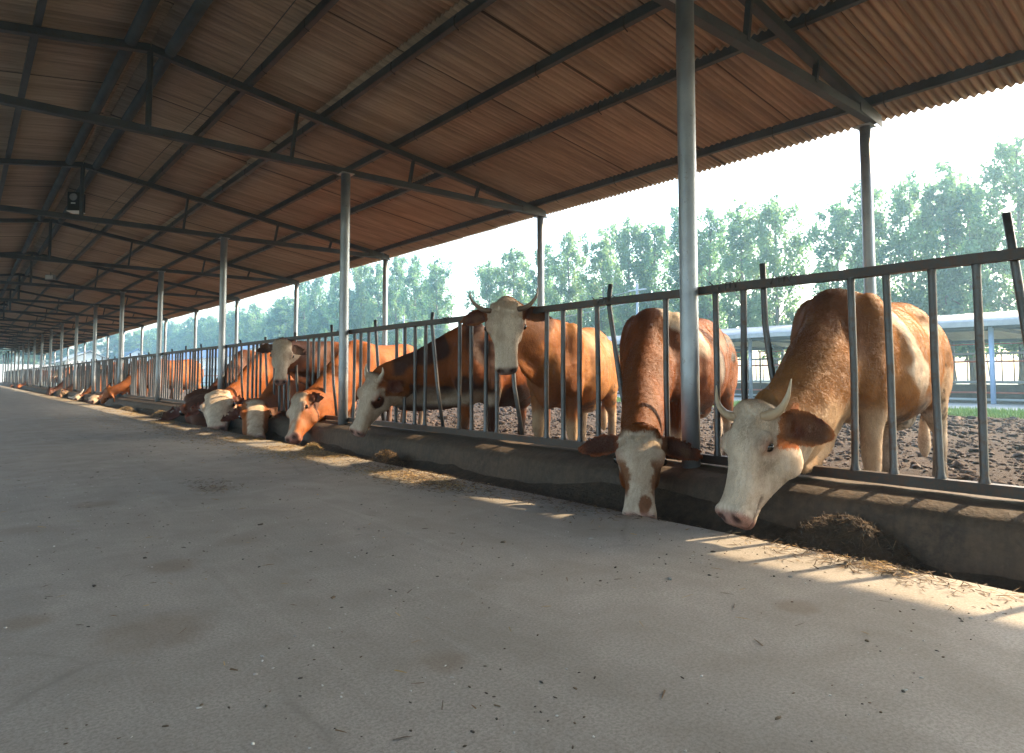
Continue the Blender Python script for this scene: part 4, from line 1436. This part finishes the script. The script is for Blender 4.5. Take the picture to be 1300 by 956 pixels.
# distant farm buildings on the left
def building(name, label, x0, x1, y0, y1, ze, zr, roofm, axis='y', wins=8):
    root = empty(name, (x0, y0, -.3)); tag(root, label, 'building')
    def p(o): o.matrix_parent_inverse = Matrix.Translation((-x0, -y0, .3)); return o
    mb = MB(); mb.box((x0, y0, -.3), (x1, y1, ze)); 
    xm = (x0 + x1) / 2
    ym = (y0 + y1) / 2
    if axis == 'y':
        mb.add([(x0, y0 + .002, ze), (x1, y0 + .002, ze), (xm, y0 + .002, zr - .12), (x0, y0 + .2, ze), (x1, y0 + .2, ze), (xm, y0 + .2, zr - .12)], [(0, 1, 2), (5, 4, 3), (0, 2, 5, 3), (1, 4, 5, 2)])
    p(mb.build('wall', M['white_wall'], root))
    mb = MB()
    mb.beam(((x0 + xm) / 2 - .2, y0 - .5, (ze + zr) / 2), ((x0 + xm) / 2 - .2, y1 + .5, (ze + zr) / 2), math.hypot(xm - x0, zr - ze) + .8, .08, up=(-(zr - ze), 0, xm - x0))
    mb.beam(((x1 + xm) / 2 + .2, y0 - .5, (ze + zr) / 2), ((x1 + xm) / 2 + .2, y1 + .5, (ze + zr) / 2), math.hypot(xm - x0, zr - ze) + .8, .08, up=((zr - ze), 0, xm - x0))
    p(mb.build('roof', roofm, root))
    for i in range(wins):
        y = y0 + (i + .5) * (y1 - y0) / wins
        mb = MB(); mb.box((x0 - .05, y - .75, 1.0), (x0 + .05, y + .75, 2.3)); f = p(mb.build('window', M['white_glass'], root))
        mb = MB(); mb.box((x0 - .07, y - .62, 1.12), (x0 - .052, y + .62, 2.18)); q = mb.build('pane', M['dark_glass'], f); q.matrix_parent_inverse = Matrix.Identity(4)
    return root
building('farm_building', 'long white farm building with blue sheet roof beyond the yard', 30, 38, 96, 150, 3.9, 5.9, M['blue_roof'], wins=12)
building('farm_building', 'blue roofed white barn farther off, seen between the shed posts', 26, 34, 165, 215, 4.2, 6.8, M['blue_roof'], wins=10)
building('farm_building', 'small white outbuilding with grey roof near the end of the cattle shed', 12, 18, 118, 134, 3.2, 4.6, M['grey_roof'], wins=4)
mb = MB(); mb.box((22, 72, -.3), (22.25, 235, 1.75))
for y in np.arange(72, 236, 4): mb.box((21.92, y, -.3), (22.33, y + .35, 1.95))
mb.box((-30, 160, -.3), (60, 160.3, 3.2))
tag(mb.build('boundary_wall', M['white_wall']), 'long whitewashed boundary wall with piers in the far left distance', 'wall')

# overhead wires between two poles
for nm, y in (('utility_pole', 62), ('utility_pole', 30)):
    r = empty(nm, (36.5, y, -.3)); tag(r, 'thin pole carrying the overhead wire among the poplars, %s' % ('farther one' if y == 62 else 'nearer one'), 'pole', 'utility poles')
    mb = MB(); mb.tube([(0, 0, 0), (0, 0, 7.6)], [.13, .09], 10); mb.build('pole', M['post'], r, True)
    mb = MB(); mb.box((-.05, -.8, 7.1), (.05, .8, 7.2)); mb.build('cross_arm', M['post'], r)
mb = MB()
for dz in (0, -.8):
    mb.tube([(36.5, y, 6.9 + dz - .9 * (1 - ((y - 46) / 16) ** 2)) for y in np.linspace(30, 62, 24)], .022, 5)
    mb.tube([(36.5, y, 6.9 + dz - 1.2 * (1 - ((y - 86) / 24) ** 2)) for y in np.linspace(62, 110, 24)], .022, 5)
tag(mb.build('overhead_wire', M['wire']), 'pair of pale overhead wires strung in front of the trees', 'wire')

# ------------------------------------------------------------------ poplars
def tree_variant(seed, H_, width, nleaf):
    r = np.random.default_rng(seed)
    rr = random.Random(seed)
    limbs = []
    mbt = MB()
    trunk = [(0, 0, 0)]
    x = y = 0
    for i in range(1, 10):
        x += rr.uniform(-.08, .08); y += rr.uniform(-.08, .08)
        trunk.append((x, y, H_ * .93 * i / 9))
    mbt.tube(trunk, [.17 * (1 - i / 10) + .02 for i in range(10)], 9)
    nl = 30
    cl = []
    for i in range(nl):
        f = .18 + .78 * i / nl
        z0 = H_ * .93 * f
        k0 = int(f * 9); b = Vector(trunk[k0]).lerp(Vector(trunk[min(k0 + 1, 9)]), f * 9 - k0)
        an2 = i * 2.4 + rr.uniform(-.4, .4)
        # ovoid profile with irregular reach
        reach = width * (math.sin(math.pi * min(1, (f - .08) * 1.08)) ** .75) * rr.uniform(.6, 1.15)
        rise = reach * rr.uniform(.8, 1.7)
        e = b + Vector((math.cos(an2) * reach, math.sin(an2) * reach, rise))
        mid = b.lerp(e, .5) + Vector((math.cos(an2) * reach * .15, math.sin(an2) * reach * .15, -rise * .12))
        mbt.tube([b, mid, e], [.05 * (1 - f) + .018, .03 * (1 - f) + .012, .006], 6)
        for g in (.35, .6, .85, 1.05):
            c = b.lerp(mid, g * 2) if g < .5 else mid.lerp(e, (g - .5) * 2)
            for q in range(2):
                cl.append((c + Vector((r.normal(0, .22), r.normal(0, .22), r.normal(.1, .25))), rr.uniform(.24, .55) * (1.1 - .4 * f), rr.random()))
    for i in range(6):
        c = Vector(trunk[-1]) + Vector((r.normal(0, .18), r.normal(0, .18), .1 + i * .13))
        cl.append((c, .3 - .03 * i, rr.random()))
    # leaves
    ncl = len(cl)
    w = np.array([c[1] ** 2 for c in cl]); w /= w.sum()
    pk = r.choice(ncl, nleaf, p=w)
    C_ = np.array([tuple(c[0]) for c in cl])[pk]
    R_ = np.array([c[1] for c in cl])[pk]
    T_ = np.array([c[2] for c in cl])[pk]
    dirs = r.normal(0, 1, (nleaf, 3)); dirs /= np.linalg.norm(dirs, axis=1)[:, None]
    pos = C_ + dirs * (R_ * r.random(nleaf) ** .45)[:, None] * np.array([1, 1, 1.25])
    n1 = r.normal(0, 1, (nleaf, 3)); n1 /= np.linalg.norm(n1, axis=1)[:, None]
    n2 = np.cross(n1, r.normal(0, 1, (nleaf, 3))); n2 /= np.linalg.norm(n2, axis=1)[:, None]
    s1 = r.uniform(.07, .14, nleaf)[:, None]
    s2 = s1 * r.uniform(.6, 1.0, (nleaf, 1))
    V = np.stack([pos - n1 * s1, pos + n2 * s2 * .8, pos + n1 * s1, pos - n2 * s2 * .8], 1).reshape(-1, 3)
    F = np.arange(nleaf * 4).reshape(-1, 4)
    lm = np_mesh('crown', V, F)
    tv = np.repeat(np.clip(T_ * .7 + r.random(nleaf) * .3, 0, 1), 4)
    ca = lm.color_attributes.new('Coat', 'FLOAT_COLOR', 'POINT')
    ca.data.foreach_set('color', np.stack([tv, tv, tv, np.ones_like(tv)], 1).astype(np.float32).ravel())
    lm.materials.append(M['leaf'])
    tm = bpy.data.meshes.new('trunk'); tm.from_pydata(mbt.v, [], mbt.f); tm.update(); tm.materials.append(M['bark'])
    tm.polygons.foreach_set('use_smooth', [True] * len(tm.polygons))
    return lm, tm
variants = [tree_variant(31, 12.6, 1.75, 12000), tree_variant(32, 11.6, 1.6, 10000), tree_variant(33, 13.2, 1.65, 12000), tree_variant(34, 11.0, 1.85, 11000), tree_variant(35, 12.2, 1.45, 9500)]
def plant_tree(i, x, y, sc, rot, label, group):
    lm, tm = variants[i]
    root = empty('poplar_tree', (x, y, -.3), rot)
    root.scale = (sc[0], sc[0], sc[1])
    tag(root, label, 'tree', group)
    for nm, me in (('trunk', tm), ('crown', lm)):
        o = bpy.data.objects.new(nm, me); COL.objects.link(o); o.parent = root
# front row along x = 42; the gap where bright sky shows is kept
tr = random.Random(5)
row = []
for u, hpx in ((1296, 178), (1236, 232), (1205, 212), (1160, 236), (1112, 235), (1068, 262), (985, 256), (948, 262), (905, 272), (868, 262), (835, 286), (800, 282), (765, 296), (722, 300), (690, 312), (655, 318),
               (622, 336), (556, 332), (527, 330), (505, 326), (480, 338), (458, 334), (425, 344), (400, 346), (378, 350)):
    for rowx in (42.0,):
        base = at(u, 470, rowx + tr.uniform(-.8, .8))
        top = at(u, hpx, base.x)
        row.append((base.x, base.y, (top.z + .3) * 1.07))
where = ['tallest poplar, cut by the right edge of the view', 'short poplar just left of the tallest one at the right edge', 'pointed poplar above the right part of the far shed roof', 'poplar rising behind the rump of the nearest cow',
 'poplar directly right of the outer post near the nearest cow', 'poplar with broken crown directly left of that outer post', 'first poplar left of the wide bright gap in the row', 'poplar above the bent lock lever left of the nearest cow',
 'poplar standing close right of the thick near post', 'poplar hidden mostly behind the thick near post', 'first poplar left of the thick near post', 'poplar above the red brown cow with lowered head', 'poplar above the slanting lever between the two big cows',
 'lower poplar over the back of the golden tan cow', 'poplar directly right of the second outer post', 'poplar directly left of the second outer post', 'last poplar before the second bright gap, above the raised horns', 'first poplar beyond the second bright gap',
 'slim poplar second beyond the bright gap', 'poplar directly right of the third outer post', 'poplar directly left of the third outer post', 'poplar above the orange backs of the feeding cows', 'poplar half behind the second inner post',
 'low poplar between the second inner post and the fourth outer post', 'poplar beside the fourth outer post under the eaves']
for i, (x, y, h) in enumerate(row):
    v = [0, 3, 2, 1, 4][i % 5]
    H0 = [13.0, 11.9, 13.5, 11.4, 12.5][v]
    sy = h / H0
    plant_tree(v, x, y, (1.0, sy), tr.uniform(0, 6.28), where[i], 'poplars in a row beyond the yard')
# second row behind, fewer where sky shows
for i, u in enumerate((890, 815, 780, 745, 705, 672, 640, 545, 515, 490, 468, 445, 412, 388)):
    b = at(u, 470, 48 + tr.uniform(-1, 1))
    plant_tree(i % 5, b.x, b.y, (1.15, .86 + tr.uniform(-.06, .06)), tr.uniform(0, 6.28), 'poplar of the back row, showing between the front trees', 'poplars of the back row')
# left continuation, nearer the eaves
ys_ = np.concatenate([np.arange(84, 250, 5.2)])
for i, y in enumerate(ys_):
    plant_tree((i * 3) % 5, 41 + tr.uniform(-1.5, 1.5), y + tr.uniform(-1, 1), (1.5, 1.12 + tr.uniform(-.1, .12)), tr.uniform(0, 6.28), 'poplar of the long far row fading toward the left', 'poplars in the far left row')
for i, y in enumerate(np.arange(80, 240, 7)):
    plant_tree((i * 2 + 1) % 5, 52 + tr.uniform(-2, 2), y, (1.6, 1.25 + tr.uniform(-.1, .12)), tr.uniform(0, 6.28), 'poplar of the long far row fading toward the left', 'poplars in the far left row')
for i, x in enumerate(np.arange(-24, 36, 5)):
    plant_tree((i + 2) % 5, x, 172 + tr.uniform(-3, 3), (1.7, 1.0 + tr.uniform(-.1, .12)), tr.uniform(0, 6.28), 'poplar behind the far end of the shed', 'poplars beyond the end of the shed')

# ================================================================== FEED, STRAW, LITTER
def blades(name, pts, lens, wid, cols, flat=.25, label=None, kind='stuff', parent=None):
    n = len(pts)
    an_ = rng.random(n) * 6.283
    el = rng.normal(0, flat, n)
    d = np.stack([np.cos(an_) * np.cos(el), np.sin(an_) * np.cos(el), np.sin(el)], 1) * lens[:, None] * .5
    s = np.stack([-np.sin(an_), np.cos(an_), rng.normal(0, .3, n)], 1) * wid[:, None] * .5
    up = np.array([[0, 0, 1.0]]) * wid[:, None] * .5
    P = np.asarray(pts)
    V = np.stack([P - d - s, P - d + s, P + d + s * .5, P + d - s * .5, P + up], 1).reshape(-1, 3)
    b = (np.arange(n) * 5)[:, None]
    F = np.concatenate([b + np.array([0, 1, 4]), b + np.array([1, 2, 4]), b + np.array([2, 3, 4]), b + np.array([3, 0, 4])], 0)
    me = np_mesh(name, V, F)
    cc = np.repeat(cols, 5, 0)
    ca = me.color_attributes.new('Coat', 'FLOAT_COLOR', 'POINT')
    ca.data.foreach_set('color', np.concatenate([cc, np.ones((len(cc), 1))], 1).astype(np.float32).ravel())
    o = link_mesh(name, me, M['straw'], parent)
    if kind: tag(o, kind=kind)
    return o
STR = np.array([(.42, .29, .12), (.30, .19, .08), (.16, .10, .05), (.08, .05, .03), (.35, .27, .14)])
def pick_cols(n, p): return STR[rng.choice(5, n, p=p)] * rng.uniform(.7, 1.2, n)[:, None]

def heap(name, label, cx, cy, rx, ry, h, zb, mat, nblade, pal, grp='heaps of feed along the trough'):
    nu, nv = 30, 44
    V, F = [], []
    for i in range(nu):
        f = i / (nu - 1)
        for j in range(nv):
            a = 2 * math.pi * j / nv
            w = 1 + .25 * noise.noise((math.cos(a) * 1.5 + cx, math.sin(a) * 1.5 + cy, 0))
            x, y = cx + rx * f * w * math.cos(a), cy + ry * f * w * math.sin(a)
            z = zb + h * (1 - f ** 2) ** 1.3 + (.022 * noise.noise((x * 14, y * 14, 1)) + .014 * noise.noise((x * 34, y * 34, 1))) * (1 - f * .6) - .015 * f
            V.append((x - cx, y - cy, z - zb))
    for i in range(nu - 1):
        for j in range(nv):
            F.append((i * nv + j, (i + 1) * nv + j, (i + 1) * nv + (j + 1) % nv, i * nv + (j + 1) % nv))
    o = link_mesh(name, np_mesh(name, V, F), mat, None, True)
    o.location = (cx, cy, zb)
    tag(o, label, 'feed heap', grp)
    a = rng.random(nblade) * 6.283; f = rng.random(nblade) ** .6 * 1.12
    px, py = rx * f * np.cos(a), ry * f * np.sin(a)
    pz = np.where(f < 1, h * (1 - np.minimum(f, 1) ** 2) ** 1.3, 0) + rng.uniform(0, .014, nblade)
    blades('loose_stalks', np.stack([px, py, pz], 1), rng.uniform(.02, .07, nblade), rng.uniform(.002, .005, nblade), pick_cols(nblade, pal), .5, parent=o)
    return o
DK = [.02, .08, .35, .55, .0]; GD = [.35, .25, .15, .05, .2]
c = at(1052, 678, 2.98)
heap('feed_heap', 'dark brown silage heap in the trough, right of the nearest cow', 3.05, c.y - .04, .17, .40, .245, -.17, M['silage'], 1500, [0, 0, .08, .92, 0])
c = at(492, 572, 2.95)
heap('feed_heap', 'dark silage heap in the trough under the profile cow with dark eye patch', 2.95, c.y, .17, .34, .21, -.17, M['silage'], 1800, DK)
c = at(412, 572, 2.78)
heap('feed_heap', 'small golden straw heap on the trough edge before the orange cow', 2.66, c.y, .07, .11, .05, -.005, M['silage'], 1400, GD)
c = at(205, 535, 2.9)
heap('feed_heap', 'yellowish feed heap in the trough left of the dark red cow', 2.90, c.y, .22, .9, .24, -.17, M['silage'], 2400, GD)
for y in (14.6,):
    heap('feed_heap', 'flat straw heap farther along in the trough, before the empty barrier stretch', 2.92, 17.0, .22, 1.2, .2, -.17, M['silage'], 1800, GD)

# straw and crumbs scattered along the edge of the driveway
def scatter_band(n, y0, y1, x0, x1, pal, lmin=.01, lmax=.06, clump=0):
    y = y0 + (y1 - y0) * rng.random(n)
    x = x1 - (x1 - x0) * np.abs(rng.normal(0, .42, n))
    if clump:
        keep = np.array([noise.noise((a_ * 2.2, b_ * 2.2, 7)) > rng.uniform(-.15, .45) for a_, b_ in zip(x, y)])
        x, y = x[keep], y[keep]
    x = np.minimum(x, 2.68)
    n = len(x)
    return np.stack([x, y, rng.uniform(.002, .010, n)], 1), rng.uniform(lmin, lmax, n), rng.uniform(.002, .005, n), pick_cols(n, pal)
sets = []
sets.append(scatter_band(2200, .6, 7.5, 2.35, 2.68, DK, .008, .045, 1))
sets.append(scatter_band(9000, 5.5, 13, 2.0, 2.68, GD, .01, .06, 1))
sets.append(scatter_band(9000, 9, 32, 2.1, 2.68, GD, .02, .08, 1))
# distinct little patches
for (u, v), r_, n, pal in (((1110, 722), .10, 300, DK), ((1122, 724), .06, 120, GD), ((1040, 700), .12, 150, DK), ((960, 683), .1, 120, DK), ((905, 664), .12, 110, DK), ((835, 655), .14, 260, DK), ((690, 632), .22, 260, DK), ((545, 610), .30, 1400, DK), ((560, 614), .2, 500, GD), ((500, 603), .2, 500, GD),
                          ((410, 574), .35, 1600, GD), ((375, 578), .3, 800, GD), ((450, 590), .3, 300, DK), ((270, 545), .8, 1600, DK), ((300, 555), .6, 1200, GD), ((180, 530), 1.2, 1600, GD), ((268, 618), .16, 130, DK)):
    d = _F + _Rt * ((u - PPX) / FPX) + _U * (-(v - PPY) / FPX)
    tt = -CAMZ / d.z
    gx, gy = d.x * tt, d.y * tt
    x = gx + rng.normal(0, r_ * .5, n); y = gy + rng.normal(0, r_ * 1.1, n)
    k_ = x < 2.67
    x, y = x[k_], y[k_]; n = len(x)
    sets.append((np.stack([x, y, rng.uniform(.002, .016, n)], 1), rng.uniform(.01, .05, n), rng.uniform(.002, .005, n), pick_cols(n, pal)))
P_, L_, W_, C_ = [np.concatenate([s[i] for s in sets]) for i in range(4)]
blades('scattered_straw', P_, L_, W_, C_, .22)
# feed residue banked in the trough, its dark colour also standing for channel shade
ys3 = np.arange(-8, 60, .08)
xs3 = np.linspace(2.66, 3.13, 12)
V = []
for y in ys3:
    hb = .05 + .035 * noise.noise((y * .6, 3, 3))
    for x in xs3:
        f = (x - 2.66) / .47
        V.append((x, y, -.166 + hb * (.35 + f * f * 2.6) + .018 * noise.noise((x * 9, y * 5, 1)) + .008 * noise.noise((x * 30, y * 30, 1))))
idx = np.arange(len(V)).reshape(len(ys3), 12)
F = np.stack([idx[:-1, :-1], idx[:-1, 1:], idx[1:, 1:], idx[1:, :-1]], -1).reshape(-1, 4)
tag(link_mesh('feed_residue_shade', np_mesh('feed_residue_shade', V, F), M['silage'], None, True), kind='stuff')
# feed lying in the bottom of the trough
n = 16000
yy = .5 + 34 * rng.random(n) ** 1.4
P_ = np.stack([rng.uniform(2.72, 3.05, n), yy, -.13 + rng.uniform(0, .02, n)], 1)
blades('trough_feed', P_, rng.uniform(.02, .08, n), rng.uniform(.003, .006, n), pick_cols(n, DK), .35)

# single stalks blown over the driveway
n = 420
blades('stray_stalks', np.stack([-1 + 3.5 * rng.random(n), .8 + 8 * rng.random(n), np.full(n, .002)], 1), rng.uniform(.012, .05, n), rng.uniform(.0015, .005, n), pick_cols(n, [.1, .15, .3, .4, .05]), .04)

# crumbs, chips and dung bits over the driveway
N = 4200
d_ = rng.random(N)
cx = -1.0 + 3.6 * rng.random(N); cy = .6 + 9 * rng.random(N) ** 1.4
kp = np.array([noise.noise((a_ * .9, b_ * .9, 4)) > rng.uniform(-.35, .35) for a_, b_ in zip(cx, cy)])
cx, cy = cx[kp], cy[kp]; N = len(cx)
big = rng.random(N) < .03
sz = np.where(big, rng.uniform(.004, .009, N), rng.uniform(.0012, .0036, N))
jit = 1 + rng.normal(0, .25, (N, len(iv), 1))
an_ = rng.random(N) * 6.28
sc = np.stack([rng.uniform(.8, 2.4, N), rng.uniform(.7, 1.2, N), rng.uniform(.35, .7, N)], 1)
B = iv[None] * jit * sz[:, None, None] * sc[:, None, :]
ca_, sa_ = np.cos(an_)[:, None], np.sin(an_)[:, None]
B = np.stack([B[..., 0] * ca_ - B[..., 1] * sa_, B[..., 0] * sa_ + B[..., 1] * ca_, B[..., 2]], -1)
B += np.stack([cx, cy, sz * .25], 1)[:, None, :]
me = np_mesh('floor_crumbs', B.reshape(-1, 3), (jf[None] + (np.arange(N) * len(iv))[:, None, None]).reshape(-1, 3))
pale = rng.random(N) < .35
cc = np.where(pale[:, None], np.array([[.5, .49, .46]]), np.where(rng.random(N)[:, None] < .5, np.array([[.05, .038, .028]]), np.array([[.13, .09, .055]]))) * rng.uniform(.6, 1.2, N)[:, None]
cc = np.repeat(np.where(big[:, None], cc * np.where(pale[:, None], .6, 1), cc), len(iv), 0)
ca = me.color_attributes.new('Coat', 'FLOAT_COLOR', 'POINT')
ca.data.foreach_set('color', np.concatenate([cc, np.ones((len(cc), 1))], 1).astype(np.float32).ravel())
tag(link_mesh('floor_crumbs', me, M['straw']), kind='stuff')

# ================================================================== AIR
HAZE = .0023
if HAZE > 0:
    mb = MB(); mb.box((-60, -60, -1.5), (130, 290, 22))
    t = NT('haze_air')
    v = t.n('ShaderNodeVolumePrincipled', {'Color': (.45, .76, 1, 1), 'Density': HAZE, 'Anisotropy': .55})
    t.t.links.new(v.outputs[0], t.out.inputs['Volume'])
    hz = tag(mb.build('haze', t.m), kind='stuff')

# ================================================================== LIGHT
ELEV = R(34.6)
sdir = Vector((.963, -.268, 0)).normalized() * math.cos(ELEV) + Vector((0, 0, math.sin(ELEV)))
sun = bpy.data.lights.new('sun', 'SUN'); sun.energy = 2.6; sun.angle = R(.6); sun.color = (1.0, .74, .45)
so = bpy.data.objects.new('sun', sun); COL.objects.link(so)
so.rotation_euler = sdir.to_track_quat('Z', 'Y').to_euler()
w = bpy.data.worlds.new('World'); scene.world = w; w.use_nodes = True
nt = w.node_tree
bg = nt.nodes['Background']
sky = nt.nodes.new('ShaderNodeTexSky'); sky.sky_type = 'NISHITA'; sky.sun_disc = False
sky.sun_elevation = ELEV; sky.sun_rotation = math.atan2(sdir.x, sdir.y)
sky.dust_density = 3.0; sky.air_density = 1.3
nt.links.new(sky.outputs[0], bg.inputs[0]); bg.inputs[1].default_value = .15

cam = bpy.data.cameras.new('camera'); co_ = bpy.data.objects.new('camera', cam); COL.objects.link(co_)
cam.sensor_width = 36; cam.lens = FPX / 1300 * 36
cam.shift_y = -(478 - PPY) / 1300
cam.clip_start = .02; cam.clip_end = 2000
m = Matrix((tuple(_Rt), tuple(_U), tuple(-_F))).transposed().to_4x4()
m.translation = (0, 0, CAMZ)
co_.matrix_world = m
scene.camera = co_
scene.view_settings.view_transform = 'Standard'
scene.view_settings.look = 'None'
scene.view_settings.exposure = 2.42
scene.view_settings.gamma = 1
scene.view_settings.use_curve_mapping = False
scene.cycles.use_denoising = True
try: scene.cycles.denoiser = 'OPENIMAGEDENOISE'
except Exception: pass
scene.cycles.max_bounces = 8
scene.cycles.diffuse_bounces = 4
scene.cycles.transparent_max_bounces = 8
scene.cycles.volume_bounces = 1
scene.cycles.sample_clamp_indirect = 8
scene.cycles.use_fast_gi = False
